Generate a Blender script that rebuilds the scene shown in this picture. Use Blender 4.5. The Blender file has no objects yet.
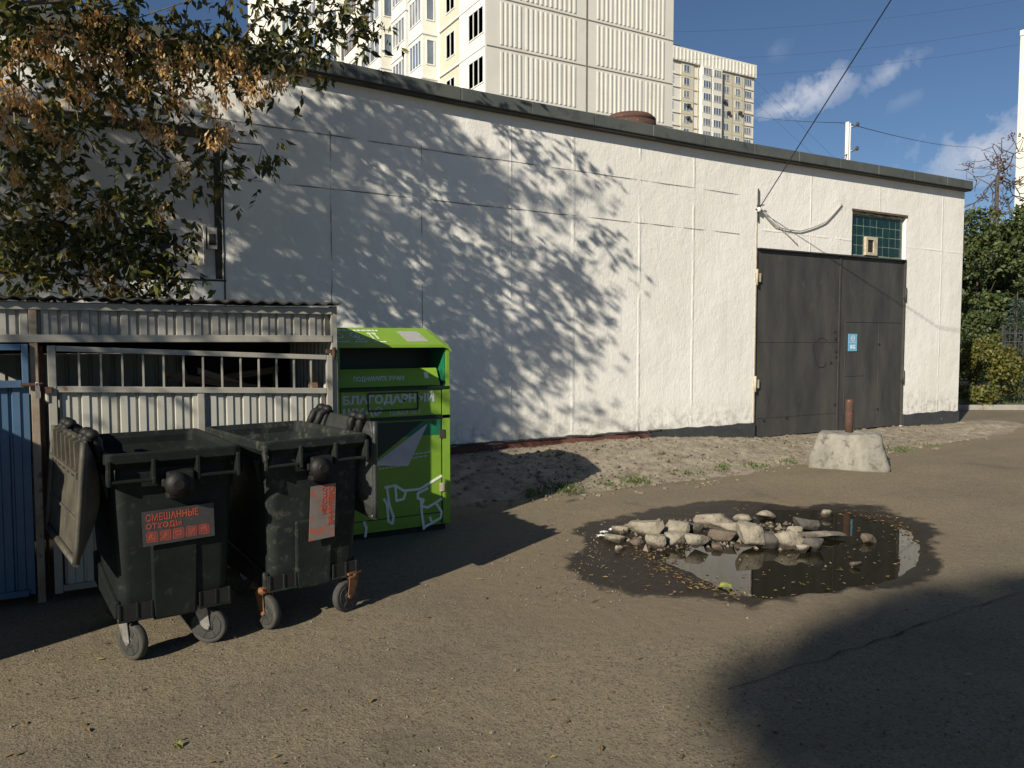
import bpy, bmesh, math, random
import numpy as np
from mathutils import Vector, Matrix, noise
R = math.radians
random.seed(7); rng = np.random.default_rng(11)
scene = bpy.context.scene
col = scene.collection

# ------------------------------------------------------------------ camera geometry (metres; X runs along the garage wall)
FPX = 780.0; PITCH = math.atan(44 / 780); EYE = Vector((0, 0, 1.7)); AZ = R(60.3)
_fh = Vector((math.cos(AZ), math.sin(AZ), 0)); RT = Vector((math.sin(AZ), -math.cos(AZ), 0)); _u = Vector((0, 0, 1))
FW = _fh * math.cos(PITCH) - _u * math.sin(PITCH); UP = _u * math.cos(PITCH) + _fh * math.sin(PITCH)
def ray(x, y): return FW + RT * ((x - 512) / FPX) + UP * ((384 - y) / FPX)
def onY(x, y, Y): d = ray(x, y); return EYE + d * (Y / d.y)
def onX(x, y, X): d = ray(x, y); return EYE + d * (X / d.x)
def G(x, y, z=0.0): d = ray(x, y); return EYE + d * ((z - EYE.z) / d.z)
def dep(x, y, t): return EYE + ray(x, y) * t
LD = Vector((.891, .454, -.51)).normalized()          # direction sunlight travels

# ------------------------------------------------------------------ materials
def nt(name):
    m = bpy.data.materials.new(name); m.use_nodes = True
    n = m.node_tree.nodes; l = m.node_tree.links
    return m, n, l, n['Principled BSDF']
def mixc(n, l, fac, a, b, mode='MIX'):
    x = n.new('ShaderNodeMix'); x.data_type = 'RGBA'; x.blend_type = mode
    for sock, v in ((x.inputs[0], fac), (x.inputs[6], a), (x.inputs[7], b)):
        if isinstance(v, (int, float)): sock.default_value = v
        elif isinstance(v, tuple): sock.default_value = v if len(v) == 4 else (*v, 1)
        else: l.new(v, sock)
    return x.outputs[2]
def math_(n, l, op, a, b=None, c=None, clamp=False):
    x = n.new('ShaderNodeMath'); x.operation = op; x.use_clamp = clamp
    for i, v in enumerate((a, b, c)):
        if v is None: continue
        if isinstance(v, (int, float)): x.inputs[i].default_value = v
        else: l.new(v, x.inputs[i])
    return x.outputs[0]
def noise_(n, l, vec, scale, detail=6, rough=.6, dist=0, stretch=None):
    if stretch:
        mp = n.new('ShaderNodeMapping'); mp.inputs['Scale'].default_value = stretch; l.new(vec, mp.inputs[0]); vec = mp.outputs[0]
    x = n.new('ShaderNodeTexNoise'); x.inputs['Scale'].default_value = scale; x.inputs['Detail'].default_value = detail
    x.inputs['Roughness'].default_value = rough; x.inputs['Distortion'].default_value = dist; l.new(vec, x.inputs['Vector'])
    return x.outputs['Fac']
def ramp(n, l, f, lo, hi):
    x = n.new('ShaderNodeMapRange'); x.inputs[1].default_value = lo; x.inputs[2].default_value = hi; x.clamp = True
    l.new(f, x.inputs[0]); return x.outputs[0]
def bump_(n, l, h, strength, dist, prev=None):
    b = n.new('ShaderNodeBump'); b.inputs['Strength'].default_value = strength; b.inputs['Distance'].default_value = dist
    l.new(h, b.inputs['Height'])
    if prev is not None: l.new(prev, b.inputs['Normal'])
    return b.outputs[0]
def objco(n): return n.new('ShaderNodeTexCoord').outputs['Object']
def mat(name, c1, c2=None, rough=.7, scale=4, metal=0, bump=0, bscale=60, stretch=None, speck=None, sfac=(.62, .75), sscale=30, spec=.5, coords=None):
    m, n, l, p = nt(name); co = objco(n)
    c2 = c2 or tuple(v * .75 for v in c1)
    f = ramp(n, l, noise_(n, l, co, scale, 8, .65, 0, stretch), .35, .65)
    c = mixc(n, l, f, c1, c2)
    if speck:
        s = ramp(n, l, noise_(n, l, co, sscale, 5, .6, .3), *sfac); c = mixc(n, l, s, c, speck)
    l.new(c, p.inputs['Base Color']); p.inputs['Roughness'].default_value = rough; p.inputs['Metallic'].default_value = metal
    p.inputs['Specular IOR Level'].default_value = spec
    if bump:
        h = noise_(n, l, co, bscale, 5, .6); l.new(bump_(n, l, h, 1, bump), p.inputs['Normal'])
    return m
def leafmat(name, cols, scale=3.0, trans=.35):
    m, n, l, p = nt(name)
    g = n.new('ShaderNodeNewGeometry'); r = g.outputs['Random Per Island']
    cr = n.new('ShaderNodeValToRGB'); l.new(r, cr.inputs[0]); e = cr.color_ramp.elements
    for i, c in enumerate(cols):
        pos = i / (len(cols) - 1)
        if i < 2: e[i].position = pos; e[i].color = (*c, 1)
        else: x = e.new(pos); x.color = (*c, 1)
    e[0].position = 0; e[1].position = 1 / (len(cols) - 1)
    l.new(cr.outputs[0], p.inputs['Base Color']); p.inputs['Roughness'].default_value = .55
    t = n.new('ShaderNodeBsdfTranslucent'); l.new(cr.outputs[0], t.inputs[0])
    mx = n.new('ShaderNodeMixShader'); mx.inputs[0].default_value = trans
    l.new(p.outputs[0], mx.inputs[1]); l.new(t.outputs[0], mx.inputs[2]); l.new(mx.outputs[0], n['Material Output'].inputs[0])
    return m

M = {}
M['bin'] = mat('bin_plastic', (.0075, .0095, .0090), (.013, .0155, .0145), .55, 5, bump=.0012, bscale=70, speck=(.04, .04, .034), sfac=(.58, .84), sscale=17, spec=.18)
M['bin2'] = mat('bin_plastic_dusty', (.011, .014, .0135), (.021, .025, .022), .55, 6, bump=.0015, bscale=60, spec=.2, speck=(.08, .08, .066), sfac=(.55, .78), sscale=16)
M['lid'] = mat('lid_plastic', (.040, .037, .028), (.085, .075, .052), .65, 7, bump=.002, bscale=40)
M['lidgrey'] = mat('lid_plastic_grey', (.038, .041, .039), (.022, .025, .023), .5, 7, bump=.0015, bscale=40)
M['blackpl'] = mat('black_plastic', (.007, .007, .007), (.012, .012, .011), .6, 8, spec=.35)
M['rubber'] = mat('tyre_rubber', (.028, .027, .023), (.060, .054, .045), .85, 14)
M['wheelgrey'] = mat('wheel_plastic', (.045, .044, .038), (.025, .025, .022), .6, 14)
M['zinc'] = mat('zinc_steel', (.36, .35, .32), (.20, .19, .17), .45, 20, metal=.6)
M['rustyzinc'] = mat('rusted_fork_steel', (.25, .11, .045), (.12, .06, .03), .7, 22, metal=.2)
M['sticker'] = mat('sticker_grey', (.045, .043, .043), (.034, .033, .033), .5, 10, speck=(.09, .085, .08), sfac=(.6, .75), sscale=30)
M['sticker2'] = mat('sticker_faded', (.19, .16, .14), (.15, .13, .115), .6, 16, speck=(.34, .09, .05), sfac=(.52, .6), sscale=25)
M['orange'] = mat('orange_print', (.42, .07, .035), (.26, .055, .035), .5, 16, speck=(.07, .05, .045), sfac=(.60, .66), sscale=45)
M['orangedim'] = mat('orange_print_faded', (.20, .05, .04), (.14, .045, .04), .5, 20)
M['sheet'] = mat('cream_sheet', (.45, .44, .38), (.38, .37, .315), .5, 3, speck=(.25, .2, .14), sfac=(.68, .8), sscale=9)
M['fascia_sheet'] = mat('shaded_cream_sheet', (.32, .31, .27), (.26, .25, .22), .55, 3, speck=(.2, .17, .13), sfac=(.66, .8), sscale=9)  # cream sheet darkened: leaf shade over the fascia put into the colour
M['frame'] = mat('painted_frame', (.34, .325, .275), (.27, .255, .215), .55, 6, speck=(.18, .09, .05), sfac=(.66, .76), sscale=14)
M['rustpost'] = mat('rusty_post', (.30, .27, .21), (.20, .13, .08), .7, 5, speck=(.11, .05, .03), sfac=(.60, .70), sscale=12)
M['rust'] = mat('rusty_steel', (.095, .045, .03), (.055, .028, .02), .85, 9, bump=.002, bscale=50, speck=(.28, .12, .07), sfac=(.6, .72), sscale=26)
M['blue'] = mat('blue_paint', (.062, .125, .21), (.045, .095, .165), .5, 4, speck=(.16, .1, .06), sfac=(.66, .76), sscale=13)
M['roofdark'] = mat('shelter_roof_sheet', (.05, .04, .032), (.03, .026, .022), .75, 6)
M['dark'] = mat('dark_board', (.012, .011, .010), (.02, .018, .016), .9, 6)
M['darksteel'] = mat('dark_steel', (.03, .03, .03), (.05, .045, .04), .7, 6)
M['wood'] = mat('old_wood', (.20, .13, .075), (.12, .075, .045), .85, 5, stretch=(1, 1, 8))
M['green'] = mat('lime_paint', (.21, .36, .03), (.18, .32, .03), .38, 5)
M['greenfront'] = mat('lime_front_paint', (.19, .335, .03), (.16, .29, .03), .4, 5, speck=(.12, .2, .03), sfac=(.66, .8), sscale=12)
M['greendark'] = mat('deep_green_paint', (.012, .16, .075), (.01, .12, .06), .4, 5)
M['greenblack'] = mat('dark_green_seam', (.006, .02, .012), (.008, .02, .012), .5, 5)
M['greyprint'] = mat('grey_lettering', (.55, .56, .57), (.48, .5, .5), .5, 9)
M['whiteprint'] = mat('white_print', (.75, .78, .72), (.65, .68, .62), .5, 9)
M['mirror'] = mat('silver_film', (.80, .82, .86), (.72, .74, .80), .12, 9, metal=.55)
M['gate'] = mat('gate_dark_paint', (.032, .033, .032), (.066, .063, .056), .62, 2.2, stretch=(1.5, 1.5, .35), bump=.003, bscale=9, speck=(.078, .072, .06), sfac=(.60, .76), sscale=6)
M['plinth'] = mat('plinth_paint', (.030, .034, .036), (.045, .048, .05), .8, 6, bump=.006, bscale=14, speck=(.35, .33, .3), sfac=(.70, .74), sscale=13)
M['brick'] = mat('brick_base', (.16, .055, .04), (.09, .04, .03), .9, 9, bump=.01, bscale=18, speck=(.45, .42, .38), sfac=(.64, .69), sscale=9)
M['cornice'] = mat('cornice_metal', (.062, .072, .068), (.095, .10, .09), .65, 2.2, speck=(.045, .05, .05), sfac=(.58, .7), sscale=5)
M['soffit'] = mat('soffit', (.05, .048, .045), (.07, .065, .06), .9, 4)
M['roof'] = mat('roof_felt', (.06, .06, .06), (.08, .08, .075), .95, 3)
M['glassblock'] = mat('glass_block', (.004, .016, .014), (.008, .034, .028), .15, 7, spec=.5)
M['mortar'] = mat('block_mortar', (.20, .27, .22), (.12, .18, .14), .9, 12)
M['cream'] = mat('weathered_cream', (.50, .45, .34), (.36, .30, .2), .85, 12)
M['bluesign'] = mat('blue_sign', (.16, .42, .62), (.14, .38, .56), .5, 5)
M['cable'] = mat('cable_black', (.015, .018, .03), (.02, .02, .03), .6, 3)
M['cablewhite'] = mat('cable_painted', (.48, .46, .41), (.38, .36, .32), .7, 8)
M['kerb'] = mat('kerb_concrete', (.30, .285, .25), (.22, .21, .185), .9, 5, bump=.003, bscale=30)
M['verge'] = mat('verge_soil', (.085, .08, .045), (.055, .065, .03), .95, 5, bump=.02, bscale=14)
M['bark'] = mat('bark', (.085, .068, .052), (.05, .04, .032), .9, 12, stretch=(4, 4, .6), bump=.008, bscale=20)
M['twig'] = mat('twig_bark', (.075, .06, .045), (.13, .11, .085), .85, 9)
M['iron'] = mat('fence_iron', (.03, .032, .034), (.045, .045, .045), .6, 8)
M['leaf'] = leafmat('maple_leaves', [(.022, .034, .010), (.035, .048, .012), (.05, .065, .014), (.028, .038, .012), (.18, .18, .03), (.022, .03, .01), (.22, .16, .035), (.12, .14, .025)], trans=.4)
M['seed'] = leafmat('dry_keys', [(.52, .32, .12), (.64, .42, .17), (.44, .23, .09), (.60, .37, .14), (.72, .53, .25)], trans=.45)
M['leafgreen'] = leafmat('green_leaves', [(.035, .055, .020), (.055, .085, .026), (.08, .11, .03), (.045, .068, .022), (.13, .14, .04)], trans=.3)
M['leafhedge'] = leafmat('hedge_leaves', [(.09, .10, .016), (.14, .13, .02), (.06, .085, .016), (.18, .14, .03), (.08, .11, .018)], trans=.3)
M['needle'] = leafmat('spruce_needles', [(.035, .055, .045), (.05, .075, .065), (.03, .045, .035)], trans=.1)
M['russet'] = leafmat('russet_leaves', [(.10, .045, .02), (.14, .07, .03), (.07, .035, .02)], trans=.2)
M['dropleaf'] = leafmat('fallen_leaf_colours', [(.27, .18, .06), (.18, .115, .05), (.13, .085, .045), (.32, .25, .08), (.11, .07, .04), (.24, .15, .05)], trans=.1)
M['grass'] = leafmat('grass_blades', [(.06, .11, .02), (.09, .14, .03), (.12, .14, .04), (.05, .09, .02)], trans=.25)
M['litter'] = mat('white_litter', (.7, .7, .68), (.55, .55, .52), .7, 9)
M['apt'] = mat('cream_panel', (.69, .67, .605), (.63, .61, .55), .85, .5, speck=(.55, .53, .47), sfac=(.6, .8), sscale=.7)
M['aptwhite'] = mat('white_panel', (.74, .72, .64), (.66, .64, .57), .85, .6)
M['aptyellow'] = mat('ochre_panel', (.57, .54, .42), (.52, .49, .38), .85, .8)
M['aptjoint'] = mat('joint_grey', (.22, .205, .175), (.15, .14, .12), .9, 2)
M['pane'] = mat('window_pane', (.08, .12, .18), (.14, .18, .23), .12, .6, spec=.9)  # sky reflection in the glass put into the blue base colour
M['panelight'] = mat('window_pane_curtained', (.30, .32, .33), (.12, .13, .15), .15, .7)
M['winframe'] = mat('window_frame_white', (.72, .72, .7), (.62, .62, .6), .6, 3)
M['brownframe'] = mat('window_frame_brown', (.17, .09, .05), (.13, .07, .045), .6, 3)
M['acunit'] = mat('cooler_case', (.42, .42, .40), (.3, .3, .29), .6, 3)
M['white'] = mat('white_post', (.72, .73, .74), (.6, .6, .6), .6, 8)

# white garage paint: seams, drips, trowel relief on real coordinates of the wall
def wall_material():
    m, n, l, p = nt('garage_white_paint'); co = objco(n)
    sx = n.new('ShaderNodeSeparateXYZ'); l.new(co, sx.inputs[0]); X, Z = sx.outputs[0], sx.outputs[2]
    wob = math_(n, l, 'MULTIPLY', math_(n, l, 'SUBTRACT', noise_(n, l, co, 1.2, 3), .5), .03)
    Xw = math_(n, l, 'ADD', X, wob); Zw = math_(n, l, 'ADD', Z, wob)
    def line(src, pos, w):
        return math_(n, l, 'SUBTRACT', 1, ramp(n, l, math_(n, l, 'ABSOLUTE', math_(n, l, 'SUBTRACT', src, pos)), w * .4, w), clamp=True)
    brk = ramp(n, l, noise_(n, l, co, 1.7, 4, .6), .40, .52)
    slope = math_(n, l, 'MULTIPLY', X, .013)
    Zs = math_(n, l, 'ADD', Zw, slope)
    seam = math_(n, l, 'MAXIMUM', line(Zs, 4.13, .009), line(Zs, 3.51, .008))
    seam = math_(n, l, 'MULTIPLY', seam, math_(n, l, 'LESS_THAN', X, 9.4))
    for px, w in ((2.75, .008), (3.91, .006)):
        seam = math_(n, l, 'MAXIMUM', seam, math_(n, l, 'MULTIPLY', line(Xw, px, w), math_(n, l, 'LESS_THAN', Z, 4.15)))
    seam = math_(n, l, 'MULTIPLY', seam, brk)
    # raised paint beads on the other panel joints
    bead = None
    for px, w in ((5.19, .02), (6.19, .035), (7.37, .03), (8.42, .03), (11.06, .02), (14.82, .02), (12.9, .012)):
        b = line(Xw, px, w); bead = b if bead is None else math_(n, l, 'MAXIMUM', bead, b)
    bz = line(Zs, 3.62, .02); bz = math_(n, l, 'MULTIPLY', bz, math_(n, l, 'GREATER_THAN', X, 9.9)); bead = math_(n, l, 'MAXIMUM', bead, bz)
    big = ramp(n, l, noise_(n, l, co, .9, 5, .55), .3, .7)
    base = mixc(n, l, big, (.83, .81, .755), (.77, .75, .695))
    stv = ramp(n, l, noise_(n, l, co, 5, 6, .7, .2, (1, 1, .08)), .52, .8)
    base = mixc(n, l, math_(n, l, 'MULTIPLY', stv, .5), base, (.60, .56, .49))
    pt = ramp(n, l, noise_(n, l, co, .55, 3, .5, .8, (1, 1, .6)), .54, .56); base = mixc(n, l, math_(n, l, 'MULTIPLY', pt, .35), base, (.70, .69, .62))
    spots = ramp(n, l, noise_(n, l, co, 23, 4, .6), .72, .78); base = mixc(n, l, math_(n, l, 'MULTIPLY', spots, .5), base, (.35, .31, .27))
    cleft = ramp(n, l, noise_(n, l, co, 3.2, 6, .75, 1.5), .495, .5)
    low = ramp(n, l, Z, .80, .34)
    dirt = math_(n, l, 'MULTIPLY', low, ramp(n, l, noise_(n, l, co, 7, 5, .7), .45, .62))
    base = mixc(n, l, math_(n, l, 'MULTIPLY', dirt, .7), base, (.30, .25, .20))
    base = mixc(n, l, math_(n, l, 'MULTIPLY', seam, .8), base, (.10, .085, .07))
    base = mixc(n, l, math_(n, l, 'MULTIPLY', math_(n, l, 'MULTIPLY', bead, brk), .18), base, (.86, .84, .78))
    l.new(base, p.inputs['Base Color']); p.inputs['Roughness'].default_value = .75
    b1 = bump_(n, l, noise_(n, l, co, 3.2, 4, .5), 1, .014)
    b2 = bump_(n, l, noise_(n, l, co, 22, 5, .65, 0, (1, 1, .6)), 1, .0065, b1)
    b2b = bump_(n, l, noise_(n, l, co, 90, 3, .6), 1, .003, b2)
    b3 = bump_(n, l, math_(n, l, 'MULTIPLY', bead, brk), 1, .005, b2b)
    b4 = n.new('ShaderNodeBump'); b4.invert = True; b4.inputs['Distance'].default_value = .01; l.new(seam, b4.inputs['Height']); l.new(b3, b4.inputs['Normal'])
    l.new(b4.outputs[0], p.inputs['Normal'])
    return m
M['wall'] = wall_material()

def ground_material():
    m, n, l, p = nt('asphalt_and_dirt'); co = objco(n)
    def attr(a):
        x = n.new('ShaderNodeAttribute'); x.attribute_name = a; return x.outputs['Fac']
    big = ramp(n, l, noise_(n, l, co, .55, 5, .6), .3, .7)
    asph = mixc(n, l, big, (.222, .184, .118), (.155, .128, .084))
    mid = ramp(n, l, noise_(n, l, co, 3.5, 6, .65), .42, .72)
    asph = mixc(n, l, math_(n, l, 'MULTIPLY', mid, .5), asph, (.215, .18, .125))
    v = n.new('ShaderNodeTexVoronoi'); v.inputs['Scale'].default_value = 95; l.new(co, v.inputs['Vector'])
    sepv = n.new('ShaderNodeSeparateColor'); l.new(v.outputs['Color'], sepv.inputs[0])
    pale = ramp(n, l, sepv.outputs[0], .80, .97); dk = ramp(n, l, sepv.outputs[1], .70, .95)
    asph = mixc(n, l, math_(n, l, 'MULTIPLY', pale, .35), asph, (.33, .29, .215))
    asph = mixc(n, l, math_(n, l, 'MULTIPLY', dk, .6), asph, (.045, .036, .024))
    fine = noise_(n, l, co, 260, 3, .7)
    asph = mixc(n, l, math_(n, l, 'MULTIPLY', ramp(n, l, fine, .55, .7), .35), asph, (.08, .065, .045))
    stain = ramp(n, l, noise_(n, l, co, 1.1, 5, .6, .6), .60, .74)
    asph = mixc(n, l, math_(n, l, 'MULTIPLY', stain, .5), asph, (.08, .068, .05))
    trk = ramp(n, l, noise_(n, l, co, .8, 4, .5, .3, (.25, 1.6, 1)), .42, .62); asph = mixc(n, l, math_(n, l, 'MULTIPLY', trk, .35), asph, (.115, .098, .072))
    # loose dirt
    d1 = ramp(n, l, noise_(n, l, co, 4.5, 9, .75), .38, .62)
    dirt = mixc(n, l, d1, (.33, .285, .215), (.17, .142, .105))
    dspeck = ramp(n, l, noise_(n, l, co, 42, 6, .75), .56, .68)
    dirt = mixc(n, l, math_(n, l, 'MULTIPLY', dspeck, .7), dirt, (.10, .078, .055))
    dpale = ramp(n, l, noise_(n, l, co, 60, 4, .7), .64, .7)
    dirt = mixc(n, l, dpale, dirt, (.36, .32, .26))
    jit = math_(n, l, 'MULTIPLY', math_(n, l, 'SUBTRACT', noise_(n, l, co, 14, 6, .7), .5), 1.0)
    dm = ramp(n, l, math_(n, l, 'ADD', attr('dirt'), jit), .42, .58)
    gm = ramp(n, l, math_(n, l, 'ADD', attr('gravel'), jit), .4, .7)
    loose = mixc(n, l, dspeck, (.19, .15, .10), (.09, .07, .048))
    loose = mixc(n, l, math_(n, l, 'MULTIPLY', dpale, .6), loose, (.21, .18, .13))
    c = mixc(n, l, math_(n, l, 'MULTIPLY', gm, .8), asph, loose)
    c = mixc(n, l, dm, c, dirt)
    wj = math_(n, l, 'MULTIPLY', math_(n, l, 'SUBTRACT', noise_(n, l, co, 5, 8, .75), .5), 1.1)
    wm = ramp(n, l, math_(n, l, 'ADD', attr('wet'), wj), .36, .56)
    wetc = mixc(n, l, 1.0, c, (.12, .108, .095), 'MULTIPLY')
    c = mixc(n, l, wm, c, wetc)
    l.new(c, p.inputs['Base Color'])
    rg = n.new('ShaderNodeMix'); rg.data_type = 'FLOAT'; l.new(wm, rg.inputs[0]); rg.inputs[2].default_value = .9; rg.inputs[3].default_value = .55
    l.new(rg.outputs[0], p.inputs['Roughness'])
    p.inputs['Specular IOR Level'].default_value = .3
    b1 = bump_(n, l, noise_(n, l, co, 70, 6, .7), .8, .008)
    b2 = bump_(n, l, noise_(n, l, co, 9, 6, .6), 1, .012, b1)
    vb = bump_(n, l, v.outputs['Distance'], .6, .003, b2)
    l.new(vb, p.inputs['Normal'])
    return m
M['ground'] = ground_material()
def concrete():
    return mat('rough_concrete', (.27, .255, .215), (.165, .155, .13), .92, 3.5, bump=.018, bscale=17, stretch=(1.5, 1.5, .5), speck=(.085, .078, .062), sfac=(.54, .70), sscale=9)
M['concrete'] = concrete()
M['rubble'] = mat('rubble_concrete', (.31, .275, .21), (.19, .165, .125), .92, 6, bump=.02, bscale=26, speck=(.08, .062, .045), sfac=(.55, .70), sscale=16)
def wetbase(m):
    n = m.node_tree.nodes; l = m.node_tree.links; p = n['Principled BSDF']; src = p.inputs['Base Color'].links[0].from_socket
    g = n.new('ShaderNodeNewGeometry'); sx = n.new('ShaderNodeSeparateXYZ'); l.new(g.outputs['Position'], sx.inputs[0])
    z = math_(n, l, 'ADD', sx.outputs[2], math_(n, l, 'MULTIPLY', noise_(n, l, g.outputs['Position'], 9, 4), .05)); f = ramp(n, l, z, .055, .03)
    l.new(mixc(n, l, f, src, mixc(n, l, 1.0, src, (.22, .20, .18), 'MULTIPLY')), p.inputs['Base Color'])
wetbase(M['rubble'])
M['brickbit'] = mat('rubble_brick', (.22, .085, .05), (.15, .06, .04), .92, 6, bump=.015, bscale=22); wetbase(M['brickbit'])
M['asphbit'] = mat('rubble_asphalt', (.10, .09, .075), (.06, .055, .045), .92, 9, bump=.02, bscale=30, speck=(.2, .18, .14), sfac=(.6, .7), sscale=30); wetbase(M['asphbit'])
M['rubble2'] = mat('rubble_dark', (.13, .10, .07), (.08, .06, .045), .8, 6, bump=.015, bscale=22)
def water():
    m, n, l, p = nt('puddle_water'); p.inputs['Base Color'].default_value = (.014, .012, .006, 1)
    p.inputs['Roughness'].default_value = .02; p.inputs['IOR'].default_value = 1.36
    co = objco(n); l.new(bump_(n, l, noise_(n, l, co, 5, 2, .5), .25, .0012), p.inputs['Normal']); return m
M['water'] = water()

# ------------------------------------------------------------------ object helpers
def tag(o, label=None, cat=None, group=None, kind=None):
    if label: o['label'] = label
    if cat: o['category'] = cat
    if group: o['group'] = group
    if kind: o['kind'] = kind
    return o
def origin(o):
    v = Vector((0, 0, 0))
    while o: v += o.location; o = o.parent
    return v
def empty(name, loc, label, cat, group=None):
    o = bpy.data.objects.new(name, None); o.location = loc; o.empty_display_size = .2; col.objects.link(o)
    return tag(o, label, cat, group)
class MB:
    def __init__(s): s.v = []; s.f = []; s.sm = []
    def add(s, vs, fs, smooth=False):
        b = len(s.v); s.v += [tuple(q) for q in vs]; s.f += [tuple(b + i for i in f) for f in fs]; s.sm += [smooth] * len(fs); return s
    def box(s, a, b, rz=0, c=None):
        x0, y0, z0 = a; x1, y1, z1 = b
        vs = [Vector((x, y, z)) for z in (z0, z1) for x, y in ((x0, y0), (x1, y0), (x1, y1), (x0, y1))]
        if rz:
            c = Vector(c or ((x0 + x1) / 2, (y0 + y1) / 2, 0)); m = Matrix.Rotation(rz, 3, 'Z'); vs = [m @ (q - c) + c for q in vs]
        return s.add(vs, [(0, 3, 2, 1), (4, 5, 6, 7), (0, 1, 5, 4), (1, 2, 6, 5), (2, 3, 7, 6), (3, 0, 4, 7)])
    def hexa(s, p8): return s.add(p8, [(0, 3, 2, 1), (4, 5, 6, 7), (0, 1, 5, 4), (1, 2, 6, 5), (2, 3, 7, 6), (3, 0, 4, 7)])
    def tube(s, pts, r, n=8, cap=True):
        pts = [Vector(p) for p in pts]; rs = r if isinstance(r, (list, tuple)) else [r] * len(pts); rings = []
        for i, p in enumerate(pts):
            d = (pts[min(i + 1, len(pts) - 1)] - pts[max(i - 1, 0)]).normalized()
            a = d.orthogonal().normalized() if i == 0 else (s._a - d * s._a.dot(d)).normalized()
            s._a = a; b = d.cross(a); rings.append([p + (a * math.cos(t) + b * math.sin(t)) * rs[i] for t in [k * 2 * math.pi / n for k in range(n)]])
        s.loft(rings, cap, True); return s
    def loft(s, rings, cap=True, smooth=False):
        n = len(rings[0]); vs = [q for r_ in rings for q in r_]; fs = []
        for i in range(len(rings) - 1):
            for k in range(n): fs.append((i * n + k, i * n + (k + 1) % n, (i + 1) * n + (k + 1) % n, (i + 1) * n + k))
        b = len(s.v); s.add(vs, fs, smooth)
        if cap:
            s.f.append(tuple(b + k for k in reversed(range(n)))); s.sm.append(False)
            s.f.append(tuple(b + (len(rings) - 1) * n + k for k in range(n))); s.sm.append(False)
        return s
    def prism(s, poly, y0, y1, axis='y'):
        # poly of (x,z) extruded along y
        a = [Vector((x, y0, z)) for x, z in poly]; b = [Vector((x, y1, z)) for x, z in poly]
        return s.loft([b, a] if axis == 'y' else [a, b], True)
    def cyl(s, c, axis, r, h, n=20, r2=None):
        c = Vector(c); d = Vector(axis).normalized(); s.tube([c - d * h / 2, c + d * h / 2], [r, r if r2 is None else r2], n); return s
    def ball(s, c, rx, ry=None, rz=None, n=12, m=8):
        ry = ry or rx; rz = rz or rx; c = Vector(c); rings = []
        for i in range(m + 1):
            t = math.pi * (i / m) ; t = min(max(t, .03), math.pi - .03)
            rings.append([c + Vector((rx * math.sin(t) * math.cos(a), ry * math.sin(t) * math.sin(a), -rz * math.cos(t))) for a in [k * 2 * math.pi / n for k in range(n)]])
        return s.loft(rings, True, True)
    def build(s, name, m, parent=None, local=False, bevel=0, auto=False):
        me = bpy.data.meshes.new(name)
        off = Vector((0, 0, 0)) if (local or parent is None) else origin(parent)
        me.from_pydata([tuple(Vector(q) - off) for q in s.v], [], s.f); me.update()
        me.polygons.foreach_set('use_smooth', s.sm)
        bm = bmesh.new(); bm.from_mesh(me); bmesh.ops.recalc_face_normals(bm, faces=bm.faces); bm.to_mesh(me); bm.free()
        if m: me.materials.append(m)
        o = bpy.data.objects.new(name, me); col.objects.link(o); o.parent = parent
        if bevel:
            md = o.modifiers.new('b', 'BEVEL'); md.width = bevel; md.segments = 2; md.limit_method = 'ANGLE'; md.angle_limit = R(35)
        return o
def children(o): return [c for c in bpy.data.objects if c.parent == o]
def copy_tree(o, parent=None):
    ch = children(o); c = o.copy(); col.objects.link(c); c.parent = parent
    for k in ch: copy_tree(k, c)
    return c
def text(name, s, m, parent, mapf, width, height, bold=.0, depth=.0015):
    """lettering fitted into width x height; mapf(u, v, w) -> local point"""
    cu = bpy.data.curves.new(name, 'FONT'); cu.body = s; cu.size = 1; cu.offset = bold; cu.extrude = .5; cu.resolution_u = 3
    t = bpy.data.objects.new('tmp', cu); col.objects.link(t)
    bpy.context.view_layer.update()
    me = bpy.data.meshes.new_from_object(t.evaluated_get(bpy.context.evaluated_depsgraph_get()))
    bpy.data.objects.remove(t)
    co = np.array([v.co for v in me.vertices]); mn = co.min(0); mx = co.max(0)
    for v in me.vertices:
        u = (v.co.x - mn[0]) / (mx[0] - mn[0]) * width; w = (v.co.y - mn[1]) / (mx[1] - mn[1]) * height
        v.co = mapf(u, w, depth if v.co.z > 0 else 0)
    me.name = name; me.materials.clear(); me.materials.append(m)
    bm = bmesh.new(); bm.from_mesh(me); bmesh.ops.recalc_face_normals(bm, faces=bm.faces); bm.to_mesh(me); bm.free()
    o = bpy.data.objects.new(name, me); col.objects.link(o); o.parent = parent
    return o

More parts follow.
